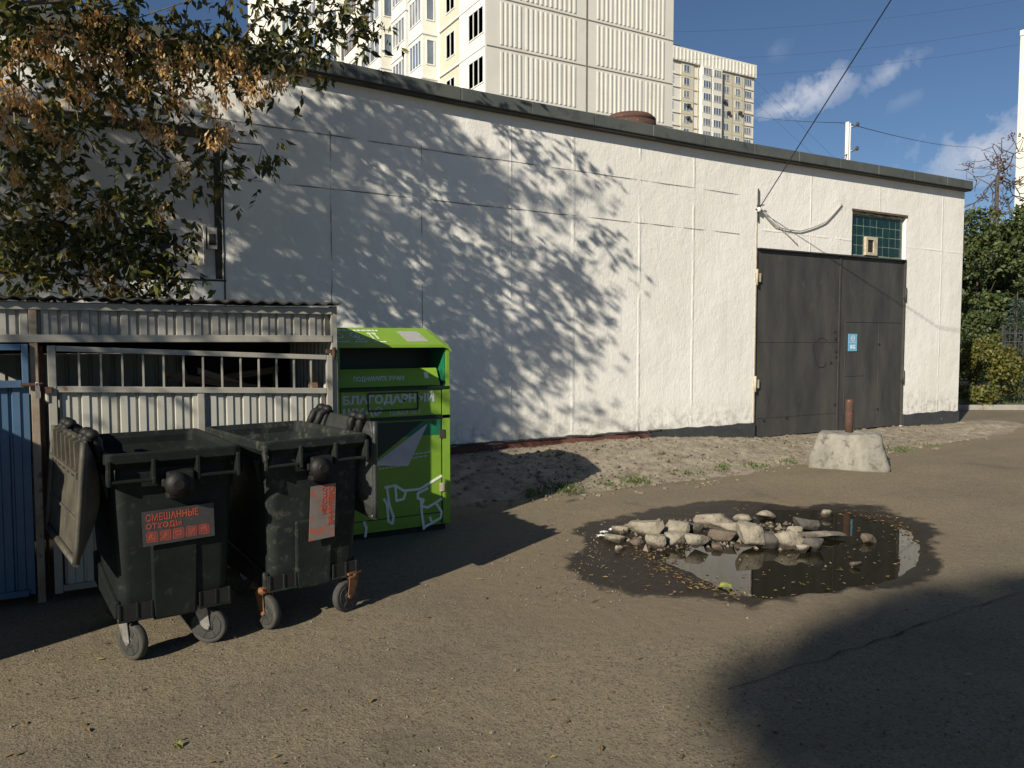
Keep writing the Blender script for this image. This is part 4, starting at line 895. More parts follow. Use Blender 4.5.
def make_bin(bm, lm, lidside, casters, label, group, loc, yaw, lidyaw=0, ext=0, tilt=.045):
    D = 1.04; Wd = .66
    g = empty('wheeled_bin', (0, 0, 0), label, 'wheelie bin', group)
    # body: hollow shell
    rings = [rrect(.52, .84, .05, .245, 0), rrect(.55, .87, .06, .26, 0), rrect(.56, .88, .06, .36, 0), rrect(.60, .94, .07, .80, 0), rrect(.615, .955, .07, 1.00, 0), rrect(.62, .96, .07, 1.045),
             rrect(.60, .94, .06, 1.05), rrect(.57, .91, .06, .95), rrect(.50, .82, .05, .33)]
    b = MB().loft(rings, True, True).build('body', M[bm], g, local=True, bevel=0)
    rim = [rrect(.618, .958, .07, 1.03), rrect(.665, D - .02, .04, 1.062), rrect(.68, D, .04, 1.07), rrect(.68, D + .0, .04, 1.112), rrect(.67, D - .01, .04, 1.12), rrect(.635, .975, .05, 1.12), rrect(.605, .945, .05, 1.09), rrect(.60, .94, .05, 1.02)]
    q = MB().loft(rim + [rim[0]], False, False); ro = q.build('rim', M[bm], g, local=True)
    # front centre panel, lower skirt and corner pockets
    f = MB(); yF = -.435
    f.hexa([Vector(v) for v in ((-.115, yF - .014, .205), (.105, yF - .014, .205), (.11, yF + .05, .205), (-.12, yF + .05, .205), (-.125, yF - .034, .62), (.115, yF - .034, .62), (.115, yF + .03, .66), (-.125, yF + .03, .66))])
    f.build('front_panel', M[bm], g, local=True, bevel=.012)
    for s in (-1, 1):
        x0 = s * .20
        pk = MB().box((x0 - .085, yF - .012, .235), (x0 + .085, yF + .02, .315)).build('corner_pocket', M['blackpl'], g, local=True)
        r_ = MB()
        for k in (-.085, 0, .072): r_.box((x0 + k, yF - .018, .235), (x0 + k + .013, yF + .0, .318))
        r_.box((x0 - .086, yF - .020, .222), (x0 + .086, yF + .0, .234)); r_.build('pocket_rib', M[bm], pk, local=True, bevel=.003)
        # underside shoulder block above caster
        MB().hexa([Vector(v) for v in ((s * .28 - .02, -.41, .235), (s * .28 + .014, -.41, .235), (s * .28 + .014, .41, .235), (s * .28 - .02, .41, .235), (s * .28 - .02, -.42, .33), (s * .28 + .010, -.42, .33), (s * .28 + .010, .42, .42), (s * .28 - .02, .42, .42))]).build('side_skirt', M[bm], g, local=True, bevel=.01)
        # handles
        h = MB(); hx = s * .215; yR = -D / 2 - .003
        h.box((hx - .105, yR - .012, .968), (hx + .105, yR + .014, .985))
        for k in (-.115, .095): h.hexa([Vector(v) for v in ((hx + k, yR - .014, .955), (hx + k + .02, yR - .014, .955), (hx + k + .02, yR + .055, .955), (hx + k, yR + .055, .955), (hx + k, yR - .014, 1.085), (hx + k + .02, yR - .014, 1.085), (hx + k + .02, yR + .04, 1.085), (hx + k, yR + .04, 1.085))])
        h.build('handle', M[bm], g, local=True, bevel=.005)
        h = MB(); yR = D / 2 + .003; h.box((hx - .115, yR - .012, .955), (hx + .115, yR + .012, .975))
        for k in (-.115, .088): h.box((hx + k, yR - .05, .945), (hx + k + .027, yR + .02, 1.0))
        h.build('handle', M[bm], g, local=True, bevel=.005)
    # lifting socket
    sk = MB(); sk.box((-.05, -.55, .90), (.085, -.46, 1.01)); sk.box((-.05, -.54, .865), (.04, -.455, .899)); sk.box((-.075, -.535, .93), (-.051, -.46, .975)); so_ = sk.build('lifting_socket', M['blackpl'], g, local=True, bevel=.01)
    MB().ball((-.005, -.55, .945), .062, .05, .066, 16, 10).cyl((-.005, -.595, .95), (0, 1, 0), .027, .03, 14).build('trunnion', M['blackpl'], so_, local=True)
    # casters
    for (x, y, a, fm) in casters: caster(g, x, y, R(a), bm, M[fm])
    # stiffening ribs on the flared rim sides
    for s in (-1, 1):
        for k in range(5):
            y = -.4 + k * .2; sr = MB().hexa([Vector(v) for v in ((s * .312, y - .008, .88), (s * .318, y - .008, .88), (s * .318, y + .008, .88), (s * .312, y + .008, .88), (s * .312, y - .008, 1.004), (s * .345, y - .008, 1.004), (s * .345, y + .008, 1.004), (s * .312, y + .008, 1.004))]); sr.build('side_rib', M[bm], g, local=True)
    # lid hanging open on one long side
    s = lidside; X = s * .40; lid = MB(); Lh = .68; nU, nV = 10, 12
    ly = Matrix.Rotation(lidyaw, 3, 'Z'); piv = Vector((X, 0 + ext, 0))
    def LP(out, y, z): v = ly @ Vector((s * out, y, 0)); return Vector((piv.x + v.x, piv.y + v.y, z))
    # shell: bowed plate with turned-in edges (thickness toward the bin)
    z0, z1 = .585, 1.19
    def bow(t): return .075 * math.sin(math.pi * min(max(t, 0), 1)) 
    rings = []
    for k in range(nU + 1):
        t = k / nU; z = z1 + (z0 - z1) * t; h_ = .50 - .03 * (1 if k in (0, nU) else 0); o = .03 + tilt * t
        rings.append([LP(o + .012, -h_, z), LP(o + .012 - .0, -h_ * .5, z), LP(o + .012, h_ * .5, z), LP(o + .012, h_, z), LP(o, h_, z), LP(o - bow(t) - .012, h_ * .8, z), LP(o - bow(t) - .022, 0, z), LP(o - bow(t) - .012, -h_ * .8, z), LP(o, -h_, z)])
    lid.loft(rings, True, False); lo = lid.build('lid', M[lm], g, local=True, bevel=.006)
    e = MB()
    for sy in (-1, 1):
        pts = [LP(.03 + tilt * t + .02, sy * .495, z1 + (z0 - z1) * t) for t in np.linspace(0, 1, 8)]; e.tube(pts, .017, 6)
    e.tube([LP(.05 + tilt, y, z0) for y in (-.495, 0, .495)], .02, 6); e.build('lid_edge', M[lm], lo, local=True)
    rr = MB()
    for y in (-.36, -.22, -.07, .08, .23, .37): 
        rr.hexa([LP(.042, y - .018, 1.19), LP(.042, y + .018, 1.19), LP(.075, y + .018, 1.18), LP(.075, y - .018, 1.18), LP(.058, y - .018, .98), LP(.058, y + .018, .98), LP(.072, y + .018, .99), LP(.072, y - .018, .99)])
    for z in (1.02, .78): rr.hexa([LP(.055, -.46, z), LP(.055, .46, z), LP(.085, .46, z), LP(.085, -.46, z), LP(.055, -.46, z + .012), LP(.055, .46, z + .012), LP(.082, .46, z + .012), LP(.082, -.46, z + .012)])
    rr.build('lid_rib', M[lm], lo, local=True)
    for y in (-.40, -.27, .27, .40):
        a = Vector((s * .335, y * .97, 1.08)); m_ = LP(-.0, y, 1.215); k = MB()
        k.tube([a, a.lerp(m_, .5) + Vector((0, 0, .035)), m_, LP(.045, y, 1.17)], [.022, .028, .03, .022], 10); k.ball(m_, .036, .045, .030, 10, 7)
        k.build('hinge_arm', M['blackpl'], g, local=True)
    return g
def sticker1(g):
    yS = -.492
    # grey panel on the front, slightly tilted
    ang = R(1.5); U = Vector((math.cos(ang), 0, math.sin(ang))); V = Vector((-math.sin(ang), 0, math.cos(ang))); O = Vector((-.165, yS, .62))
    P = lambda u, v, w=0: O + U * u + V * v + Vector((0, -w, 0)) + Vector((0, -.045 * (v) , 0))
    W_, H_ = .36, .185
    q = [P(0, 0), P(W_, 0), P(W_, H_), P(0, H_)]; st = MB().hexa([v + Vector((0, .003, 0)) for v in q] + q).build('sticker', M['sticker'], g, local=True)
    text('lettering', 'СМЕШАННЫЕ', M['orange'], st, lambda u, v, w: P(.018 + u, .130 + v, w + .0006), .262, .040, .02, .001)
    text('lettering', 'ОТХОДЫ', M['orange'], st, lambda u, v, w: P(.018 + u, .083 + v, w + .0006), .175, .036, .02, .001)
    ic = MB(); fr = MB()
    for k in range(5):
        u0 = .018 + k * .065; v0 = .018; s_ = .055
        for (a, b, c_, d) in ((u0, v0, u0 + s_, v0 + .004), (u0, v0 + s_ - .004, u0 + s_, v0 + s_), (u0, v0, u0 + .004, v0 + s_), (u0 + s_ - .004, v0, u0 + s_, v0 + s_)):
            z_ = [P(a, b, .0007), P(c_, b, .0007), P(c_, d, .0007), P(a, d, .0007)]; fr.add(z_, [(0, 1, 2, 3)])
        q = [P(u0 + .006, v0 + .006, .0006), P(u0 + s_ - .006, v0 + .006, .0006), P(u0 + s_ - .006, v0 + s_ - .006, .0006), P(u0 + .006, v0 + s_ - .006, .0006)]; ic.add(q, [(0, 1, 2, 3)])
    gl = (((.2, .2), (.35, .75), (.5, .75), (.4, .4), (.75, .3)), ((.2, .2), (.45, .5), (.55, .8), (.6, .4), (.85, .3)), ((.2, .55), (.35, .75), (.8, .65), (.75, .4), (.3, .35)), ((.3, .8), (.45, .25), (.6, .5), (.85, .8)), ((.2, .3), (.3, .7), (.5, .5), (.6, .8), (.8, .3)))
    for k, pp in enumerate(gl):
        for (a, b), (c_, d) in zip(pp[:-1], pp[1:]):
            u0 = .018 + k * .065; A_ = P(u0 + a * .055, .018 + b * .055, .0012); B_ = P(u0 + c_ * .055, .018 + d * .055, .0012); n_ = (B_ - A_).normalized().cross(Vector((0, 1, 0))) * .003
            fr.add([A_ - n_, B_ - n_, B_ + n_, A_ + n_], [(0, 1, 2, 3)])
    ic.build('icon_square', M['orangedim'], st, local=True); fr.build('icon', M['orange'], st, local=True)
def sticker2(g):
    yS = -.494; O = Vector((-.055, yS, .50)); P = lambda u, v, w=0: O + Vector((u, -.04 * v - w, v))
    q = [P(0, 0), P(.165, .006), P(.172, .335), P(.012, .33)]; st = MB().hexa([v + Vector((0, .003, 0)) for v in q] + q).build('sticker', M['sticker2'], g, local=True)
    text('lettering', 'СМЕШАННЫЕ', M['orange'], st, lambda u, v, w: P(.122 + v, .318 - u, w + .0006), .235, .038, .03, .001)
    text('lettering', 'ОТХОДЫ', M['orange'], st, lambda u, v, w: P(.078 + v, .318 - u, w + .0006), .165, .034, .03, .001)
def place(g, loc, yaw): g.location = loc; g.rotation_euler = (0, 0, yaw)
b1 = make_bin('bin', 'lid', -1, [(-.23, -.36, -62, 'zinc'), (.15, -.36, -35, 'zinc'), (-.2, .34, 30, 'zinc'), (.2, .34, 60, 'zinc')],
              'dark wheelie bin with grey sticker reading orange lettering, leftmost of the two', 'wheelie bins in front of the shelter', None, 0, R(3), 0, .05)
sticker1(b1); place(b1, (.44, 4.95, 0), R(5))
b2 = make_bin('bin2', 'lidgrey', 1, [(-.29, -.37, -75, 'rustyzinc'), (.255, -.42, -165, 'rustyzinc'), (-.2, .34, 30, 'zinc'), (.2, .34, 60, 'zinc')],
              'dusty dark wheelie bin with faded upright orange sticker, next to the green container', 'wheelie bins in front of the shelter', None, 0, R(-7), .0, .0)
sticker2(b2); place(b2, (1.20, 5.085, 0), R(9))

# ------------------------------------------------------------------ skip left of the frame: unseen box added to cast the left corner's shade
def occluder():
    g = empty('shade_occluder', (-2.3, 5.0, 0), 'unseen dark green skip standing left of the bins', 'occluder')
    x0, x1, y0, y1 = -3.2, -1.46, 4.3, 5.72
    MB().hexa([(x0 + .15, y0, .12), (x1, y0, .12), (x1, y1, .12), (x0 + .15, y1, .12), (x0, y0, 1.7), (x1, y0, 1.7), (x1, y1, 1.7), (x0, y1, 1.7)]).build('body', M['greendark'], g, bevel=.02)
    q = MB()
    for k in range(5): q.box((x1 + .001, y0 + .1 + k * .3, .15), (x1 + .03, y0 + .16 + k * .3, 1.68))
    q.build('side_rib', M['greendark'], g); MB().box((x0 - .03, y0 - .03, 1.701), (x1 + .035, y1 + .03, 1.75)).build('lid', M['darksteel'], g)
    for x in (x0 + .3, x1 - .2):
        for y in (y0 + .2, y1 - .2): MB().cyl((x, y, .07), (0, 1, 0), .07, .06, 14).build('wheel', M['rubber'], g)
occluder()

# ------------------------------------------------------------------ concrete footing with rusty pipe
def footing():
    base = G(850, 472)
    # outline px: bottom (808,466)-(845,475)-(889,473), top (818,433)-(882,436)
    pl = [G(808, 467), G(822, 471), G(836, 470), G(848, 475), G(862, 476), G(889, 472)]
    c = Vector((8.98, 6.72, 0)); g = empty('concrete_footing', (c.x, c.y, 0), 'rough grey concrete block with a rusty pipe stub, on the asphalt before the gate', 'concrete block')
    n = 72; rings = []
    dirx = (G(889, 472) - G(808, 467)).normalized(); diry = Vector((-dirx.y, dirx.x, 0)); ctr = (G(889, 472) + G(808, 467)) / 2 + diry * .28
    for (z, a, b) in ((-.03, .55, .34), (.03, .555, .345), (.09, .545, .335), (.15, .525, .32), (.21, .508, .31), (.27, .488, .295), (.33, .468, .28), (.39, .448, .265), (.44, .432, .25), (.475, .415, .24), (.49, .385, .215), (.495, .3, .17), (.50, .15, .08)):
        ring = []
        for k in range(n):
            t = 2 * math.pi * k / n; e = 9; ct, st = math.cos(t), math.sin(t)
            rr = (abs(ct) ** e + abs(st) ** e) ** (-1 / e); p = ctr + dirx * (a * .90 * ct * rr) + diry * (b * st * rr) + Vector((0, 0, z * .94))
            q = noise.noise(Vector((p.x * 3, p.y * 3, z * 1.2))) * .035 + noise.noise(Vector((p.x * 12, p.y * 12, z * 9))) * .02 + noise.noise(Vector((p.x * 8, p.y * 8, 0))) * .035
            p += (p - ctr - Vector((0, 0, z))).normalized() * q; p.z += noise.noise(Vector((p.x * 5, p.y * 5, z * 4))) * (.03 if z > .3 else (.02 if z > .1 else 0))
            ring.append(p)
        rings.append(ring)
    MB().loft(rings, True, True).build('block', M['concrete'], g)
    p = ctr + diry * .02 + dirx * .0; r_ = MB(); nn = 16
    for rad in (.05,):
        out = [[p + Vector((rad * math.cos(t), rad * math.sin(t), z)) for t in [k * 2 * math.pi / nn for k in range(nn)]] for z in (.40, .6, .80, .90)]
        inn = [[p + Vector(((rad - .008) * math.cos(t), (rad - .008) * math.sin(t), z)) for t in [k * 2 * math.pi / nn for k in range(nn)]] for z in (.90, .6)]
        r_.loft(out + inn, True, True)
    r_.build('pipe_stub', M['rust'], g)
footing()

# ------------------------------------------------------------------ rubble in the puddle
def rock(px, py, w, h, label, m='rubble', flat=.8, rot=0, seed=0):
    """px,py = bottom centre in the picture, w,h size in pixels"""
    p = G(px, py, -.01); sc = (p - EYE).dot(FW) / FPX; W_ = w * sc; H_ = h * sc * 1.12
    rnd = random.Random(seed * 7 + 3); bm = bmesh.new(); bmesh.ops.create_icosphere(bm, subdivisions=3, radius=1)
    planes = []
    for k in range(11):
        d = Vector((rnd.gauss(0, 1), rnd.gauss(0, 1), rnd.gauss(0, 1))).normalized(); planes.append((d, rnd.uniform(.40, .62)))
    planes.append((Vector((rnd.uniform(-.15, .15), rnd.uniform(-.15, .15), 1)).normalized(), .50))
    for v in bm.verts:
        c_ = v.co.copy()
        for d, k in planes:
            e = c_.dot(d)
            if e > k: c_ -= d * (e - k)
        c_ *= 1.22 + .06 * noise.noise(c_ * 3 + Vector((seed, 0, 0))) + .04 * noise.noise(c_ * 9 + Vector((seed, 0, 0)))
        v.co = c_
    dp = min(max(W_ * flat, .06), H_ * 3 + .12)
    mt = Matrix.Rotation(AZ - math.pi / 2 + rot, 4, 'Z') @ Matrix.Diagonal((W_ * .70, dp * .66, H_ * .80, 1))
    bmesh.ops.transform(bm, matrix=mt, verts=bm.verts)
    me = bpy.data.meshes.new('rubble_chunk'); bm.to_mesh(me); bm.free(); me.materials.append(M[m])
    me.polygons.foreach_set('use_smooth', [False] * len(me.polygons))
    o = bpy.data.objects.new('rubble_chunk', me); col.objects.link(o); o.location = (p + _fh * dp * .5 + Vector((0, 0, H_ * .40)))
    tag(o, label, 'rubble', 'broken concrete heaped in the puddle')
Z = lambda x, y: (600 + x / 4.267, 500 + y / 4.267)
RK = [(222, 160, 112, 62, 'big pale block at the left end of the heap with a fallen brown leaf below', 'rubble'),
      (245, 205, 88, 52, 'brownish chunk just below the big pale block at the heap\'s left end', 'rubble'),
      (335, 148, 100, 52, 'squarish pale chunk in the back row, second from the left end of the heap', 'rubble'),
      (325, 198, 98, 48, 'wide low chunk at the front left shore of the grey reflection', 'rubble'),
      (418, 205, 68, 56, 'rounded chunk hanging over the top edge of the grey reflection', 'rubble'),
      (500, 112, 128, 46, 'long slab lying highest at the back of the heap', 'rubble'),
      (575, 146, 150, 44, 'broad flat slab in the middle, leaning against the large angular block', 'rubble'),
      (622, 98, 62, 28, 'small flat chunk behind the right end of the long back slab', 'rubble'),
      (662, 203, 105, 88, 'large angular sunlit block, the tallest of the heap', 'rubble'),
      (540, 178, 84, 42, 'dark wet chunk in the water under the broad flat slab', 'rubble2'),
      (740, 200, 62, 50, 'dull brown chunk squeezed between the two large angular blocks', 'asphbit'),
      (815, 206, 96, 66, 'pale wedge-shaped block standing right of the tallest block', 'rubble'),
      (838, 150, 52, 34, 'small pale round stone just behind the wedge-shaped block', 'rubble'),
      (882, 128, 76, 44, 'round brown stone at the back right with leaves around it', 'asphbit'),
      (716, 78, 72, 26, 'flat pale stone alone at the back edge of the wet ground', 'rubble'),
      (965, 68, 36, 24, 'small grey stone alone at the far right of the back edge', 'rubble'),
      (915, 216, 72, 48, 'domed brown stone at the right end of the heap, standing in water', 'asphbit'),
      (872, 222, 44, 28, 'little low stone touching the left side of the domed brown stone', 'rubble'),
      (105, 145, 66, 30, 'flat chunk at the far left of the heap near the white litter', 'rubble'),
      (75, 184, 84, 28, 'thin flat chunk lying lowest at the far left of the heap', 'rubble'),
      (162, 196, 50, 30, 'small chunk between the far left slabs and the big pale block', 'rubble2'),
      (80, 224, 38, 26, 'single small round stone below the far left slabs', 'rubble'),
      (408, 142, 66, 38, 'dark brown chunk in the gap left of the long back slab', 'asphbit'),
      (465, 182, 36, 26, 'tiny dark stone in the water behind the rounded chunk', 'rubble2'),
      (500, 208, 44, 16, 'small dark stone just breaking the surface of the grey reflection', 'rubble2'),
      (960, 162, 175, 20, 'long thin strip of concrete lying half sunk behind the domed stone', 'rubble'),
      (312, 275, 30, 20, 'lone dark pebble on the leaf-covered shore left of the grey reflection', 'rubble2')]
for k, (x, y, w, h, lab, m) in enumerate(RK):
    a, b = Z(x, y); rock(a, b, w / 4.267, h / 4.267, lab, m, .75 if w < 120 else .4, random.uniform(-.3, .3), k)
rock(560 + 835 / 2.695, 480 + 168 / 2.695, 15, 7, 'small round brown stone alone in the dark water far right of the heap', 'rubble2', seed=40)
rock(560 + 690 / 2.695 + 40, 480 + 232 / 2.695, 9, 3.5, 'tiny stub of brown stone poking out of the dark gate reflection', 'rubble2', seed=41)

# ------------------------------------------------------------------ leaf builders
def rvec(n): v = rng.normal(size=(n, 3)); return v / np.linalg.norm(v, axis=1, keepdims=True)
def leaf_mesh(name, C, L, W, D, m, parent=None, fold=.25, off=None):
    """pointed folded leaves: C centres (n,3), L lengths, W widths, D directions"""
    n = len(C); D = D / np.linalg.norm(D, axis=1, keepdims=True); S = np.cross(D, rvec(n)); S /= np.linalg.norm(S, axis=1, keepdims=True); N = np.cross(D, S)
    L = L[:, None]; W = W[:, None]
    a = C; b = C + D * L * .45 + S * W * .5 + N * W * fold; c = C + D * L; d = C + D * L * .45 - S * W * .5 + N * W * fold
    V = np.stack([a, b, c, d], 1).reshape(-1, 3)
    if off is not None: V = V - np.array(off)
    i = np.arange(n) * 4; F = np.concatenate([np.stack([i, i + 1, i + 2], 1), np.stack([i, i + 2, i + 3], 1)])
    me = bpy.data.meshes.new(name); me.vertices.add(len(V)); me.vertices.foreach_set('co', V.ravel().astype(np.float32))
    me.loops.add(F.size); me.loops.foreach_set('vertex_index', F.ravel().astype(np.int32)); me.polygons.add(len(F)); me.polygons.foreach_set('loop_start', np.arange(0, F.size, 3, dtype=np.int32))
    me.update(calc_edges=True); me.validate(); me.materials.append(m)
    o = bpy.data.objects.new(name, me); col.objects.link(o); o.parent = parent; return o
def skeleton(root_pts, attract, droop=.08, r_tip=.004, power=2.3, wig=.08):
    """nodes grown from root_pts to every attractor; returns branch polylines with radii"""
    pos = [Vector(p) for p in root_pts]; par = [-1] + list(range(len(root_pts) - 1)); top = pos[-1]
    att = sorted([Vector(a) for a in attract], key=lambda a: (a - top).length); tips = []
    arr = np.array([tuple(p) for p in pos]); dtop = [(p - top).length for p in pos]
    start_ok = max(0, len(root_pts) - 3)
    for a in att:
        A_ = np.array(pos)[start_ok:]; dd = np.linalg.norm(A_ - np.array(a), axis=1) + .22 * np.array(dtop)[start_ok:]
        j = int(dd.argmin()) + start_ok; s = pos[j]; L = (a - s).length; k = max(1, int(L / .28)); prev = j
        for q in range(1, k + 1):
            t = q / k; p = s.lerp(a, t); p.z += droop * L * 4 * t * (1 - t) 
            if q < k: p += Vector((random.gauss(0, wig), random.gauss(0, wig), random.gauss(0, wig))) * min(1, L) * .5
            pos.append(p); par.append(prev); dtop.append(dtop[prev] + (p - pos[prev]).length); prev = len(pos) - 1
        tips.append(prev)
    rad = [0.0] * len(pos)
    kids = [[] for _ in pos]
    for i, p in enumerate(par):
        if p >= 0: kids[p].append(i)
    for i in reversed(range(len(pos))):
        rad[i] = r_tip if not kids[i] else max(r_tip, sum(rad[k] ** power for k in kids[i]) ** (1 / power))
    return pos, par, kids, rad, tips
def branch_mesh(pos, par, kids, rad, name, m, parent, rmax=.2, sides=6, rmin=0):
    mb = MB()
    for i in range(len(pos)):
        for k in kids[i]:
            # start a polyline at each non-main child
            if kids[i][0] == k and par[i] >= 0: continue
            pts = [pos[i], pos[k]]; rs = [min(rad[k] * 1.05, rmax), min(rad[k], rmax)]; c_ = k
            while kids[c_]: c_ = kids[c_][0]; pts.append(pos[c_]); rs.append(min(rad[c_], rmax))
            if rs[0] >= rmin: mb.tube(pts, rs, sides if rs[0] > .012 else 4, False)
    return mb.build(name, m, parent)

# ------------------------------------------------------------------ big maple above the shelter
def inpoly(x, y, poly):
    ins = False; n = len(poly)
    for i in range(n):
        a = poly[i]; b = poly[(i + 1) % n]
        if (a[1] > y) != (b[1] > y) and x < (b[0] - a[0]) * (y - a[1]) / (b[1] - a[1]) + a[0]: ins = not ins
    return ins
def samp(poly, n, dens=None):
    out = []; xs = [p[0] for p in poly]; ys = [p[1] for p in poly]
    while len(out) < n:
        x = random.uniform(min(xs), max(xs)); y = random.uniform(min(ys), max(ys))
        if inpoly(x, y, poly) and (dens is None or random.random() < dens(x, y)): out.append((x, y))
    return out
def maple():
    base = Vector((-2.75, 8.35, 0)); g = empty('maple_tree', base, 'box elder maple with drooping branches, dark leaves and tan seed keys over the shelter', 'tree')
    root = [base + Vector(v) for v in ((0, 0, -.1), (.05, -.02, 1.2), (.12, -.1, 2.4), (.25, -.25, 3.5), (.4, -.5, 4.4))]
    vis = []; hid = []; dap = []
    # 1. foliage seen in the picture, standing between shelter and wall
    P1 = [(0, 0), (385, 0), (378, 22), (335, 40), (332, 70), (285, 68), (232, 100), (170, 112), (120, 120), (60, 150), (0, 170)]
    for x, y in samp(P1, 120, lambda x, y: 1.0 if y < 60 or x < 200 else .6): vis.append(onY(x, y, random.uniform(6.9, 7.9)))
    P2 = [(0, 120), (100, 110), (170, 150), (178, 230), (150, 300), (0, 300)]
    for x, y in samp(P2, 88, lambda x, y: .22 + .78 * (y > 185)): vis.append(onY(x, y, random.uniform(6.7, 8.0)))
    for x, y in ((270, 160), (258, 168), (245, 150), (262, 145), (232, 178), (215, 182), (200, 172), (190, 160), (320, 80), (300, 74), (335, 60), (228, 60), (240, 80), (170, 215), (160, 200), (150, 185), (190, 290), (165, 286), (140, 282), (180, 275),
                 (205, 140), (190, 120), (340, 10), (360, 30), (372, 12), (350, 20), (150, 250), (160, 232), (140, 222), (130, 262)): vis.append(onY(x, y, random.uniform(7.1, 7.5)))
    # 2. crown above the frame: branches whose shade falls on the wall
    P3 = [(335, 85), (415, 95), (500, 125), (560, 165), (598, 200), (606, 245), (585, 285), (608, 322), (560, 350), (525, 345), (500, 395), (450, 430), (420, 340), (350, 300), (230, 310), (225, 105)]
    def ok(p):
        v = p - EYE; t = v.dot(FW)
        if t < .3: return True
        return 384 - FPX * v.dot(UP) / t < -25 or 512 + FPX * v.dot(RT) / t < -30
    def push(x, y):
        w = onY(x, y, WY)
        for _ in range(40):
            s = random.uniform(3.2, 9.5); p = w - LD * s
            q_ = p + LD * ((7.0 - p.y) / LD.y) if p.y < 6.9 else None
            if q_ is not None:
                v = q_ - EYE; t = v.dot(FW); sx_ = 512 + FPX * v.dot(RT) / t; sy_ = 384 - FPX * v.dot(UP) / t
                if -10 < sx_ < 330 and 0 < sy_ < 150: continue
            if ok(p) and p.z < 9.5: return p
        return None
    CL = [(600, 260, 60), (560, 200, 50), (650, 230, 32), (740, 180, 22), (690, 160, 26), (820, 200, 14), (770, 300, 40), (840, 330, 22), (862, 380, 18), (800, 425, 40), (740, 460, 30), (650, 330, 30), (560, 400, 34), (500, 340, 36), (470, 260, 40),
          (430, 320, 34), (390, 385, 40), (440, 450, 32), (560, 462, 34), (620, 420, 30), (700, 560, 34), (640, 585, 34), (760, 560, 26), (820, 570, 20), (870, 545, 12), (590, 620, 36), (560, 685, 32), (650, 720, 42), (780, 700, 20), (700, 740, 28),
          (540, 130, 38), (480, 100, 38), (420, 95, 42), (350, 120, 54), (260, 130, 50), (200, 210, 54), (160, 310, 52), (250, 320, 50), (330, 300, 46), (200, 430, 50), (280, 440, 40), (110, 200, 44), (120, 430, 44), (330, 205, 44), (400, 175, 40), (915, 742, 10), (250, 220, 40), (840, 255, 14), (720, 380, 20)]
    for X_, Y_, r_ in CL:
        x0_, y0_ = 180 + X_ / 2.02, 60 + Y_ / 2.02; seedp = None; smin = 3.4
        for _ in range(60):
            s0 = random.uniform(3.4, 8.6); q_ = onY(x0_, y0_, WY) - LD * s0
            if ok(q_) and q_.z < 9.3: seedp = s0; break
        if seedp is None: continue
        for k in range(max(1, int((r_ / 19) ** 2 + .5))):
            a = random.uniform(0, 6.28); rr = r_ / 2.02 * .64 * random.random() ** .5; w = onY(x0_ + rr * math.cos(a), y0_ + rr * math.sin(a), WY)
            for _ in range(12):
                q_ = w - LD * (seedp + random.gauss(0, .35))
                if ok(q_): hid.append(q_); break
    for x, y in samp([(-150, 80), (250, 80), (275, 300), (230, 420), (-150, 420)], 210):
        p = push(x, y)
        if p: hid.append(p)
    for x, y in samp([(0, 165), (190, 165), (190, 290), (0, 290)], 60):
        w = onY(x, y, 7.2)
        for _ in range(30):
            q_ = w - LD * random.uniform(1.5, 6)
            if ok(q_): hid.append(q_); break
    # 3. a little dapple on the shelter fascia and container hood
    for x, y in samp([(0, 305), (335, 312), (335, 342), (0, 338)], 30) + samp([(340, 330), (440, 332), (445, 345), (340, 343)], 4) + [(120, 400), (160, 410), (20, 390)]:
        w = onY(x, y, 5.83)
        for _ in range(30):
            s = random.uniform(4.0, 7.5); p = w - LD * s
            if ok(p): dap.append(p); break
    att = vis + hid + dap
    pos, par, kids, rad, tips = skeleton(root, att, .06, .0045, 2.35)
    branch_mesh(pos, par, kids, rad, 'trunk', M['twig'], g, .17, 6)
    # leaves: compound clusters hanging round each tip
    C = []; D = []; L = []
    visset = {tuple(v) for v in vis}; dapple = {tuple(v) for v in dap}
    for i in tips:
        isv = tuple(pos[i]) in visset
        n = random.randint(27, 42) if isv else (14 if tuple(pos[i]) in dapple else random.randint(60, 92)); spread = .14 if isv else .145
        pp = pos[par[i]] if par[i] >= 0 else pos[i]
        for k in range(n // 3):
            o = pos[i].lerp(pp, random.random() * .8) + Vector((random.gauss(0, spread), random.gauss(0, spread), random.gauss(-.04, spread * .8)))
            dd = Vector((random.gauss(0, .7), random.gauss(0, .7), -.75)).normalized()
            for q in range(3):
                C.append(tuple(o + dd * .02 * q)); D.append(tuple(dd + Vector((random.gauss(0, .5), random.gauss(0, .5), random.gauss(0, .35))))); L.append(random.uniform(.065, .115))
    C = np.array(C); D = np.array(D); L = np.array(L)
    leaf_mesh('crown', C, L, L * .45, D, M['leaf'], g, .2, base)
    # seed keys: bunches hanging under the lit branches
    C = []; D = []; L = []
    spots = [(42, 35), (60, 22), (95, 10), (110, 18), (15, 48), (48, 48), (85, 92), (72, 70), (100, 55), (118, 62), (130, 76), (140, 82), (155, 60), (165, 65), (178, 60), (188, 66), (20, 97), (35, 100), (5, 130), (18, 135), (70, 95), (112, 103), (118, 110), (145, 120), (155, 128), (170, 133), (15, 170), (22, 182), (220, 60), (222, 72), (240, 62), (245, 78), (258, 72), (262, 86), (278, 74), (208, 100), (212, 108), (225, 95), (195, 82), (170, 92), (180, 98), (226, 125), (222, 130), (212, 138), (68, 140), (250, 92), (90, 80), (50, 130), (40, 118), (180, 165), (280, 78), (205, 50), (160, 45), (80, 35), (10, 90), (5, 105), (0, 75), (105, 205), (160, 208), (62, 190), (115, 285), (95, 270), (190, 45), (300, 65), (232, 48), (135, 30)]
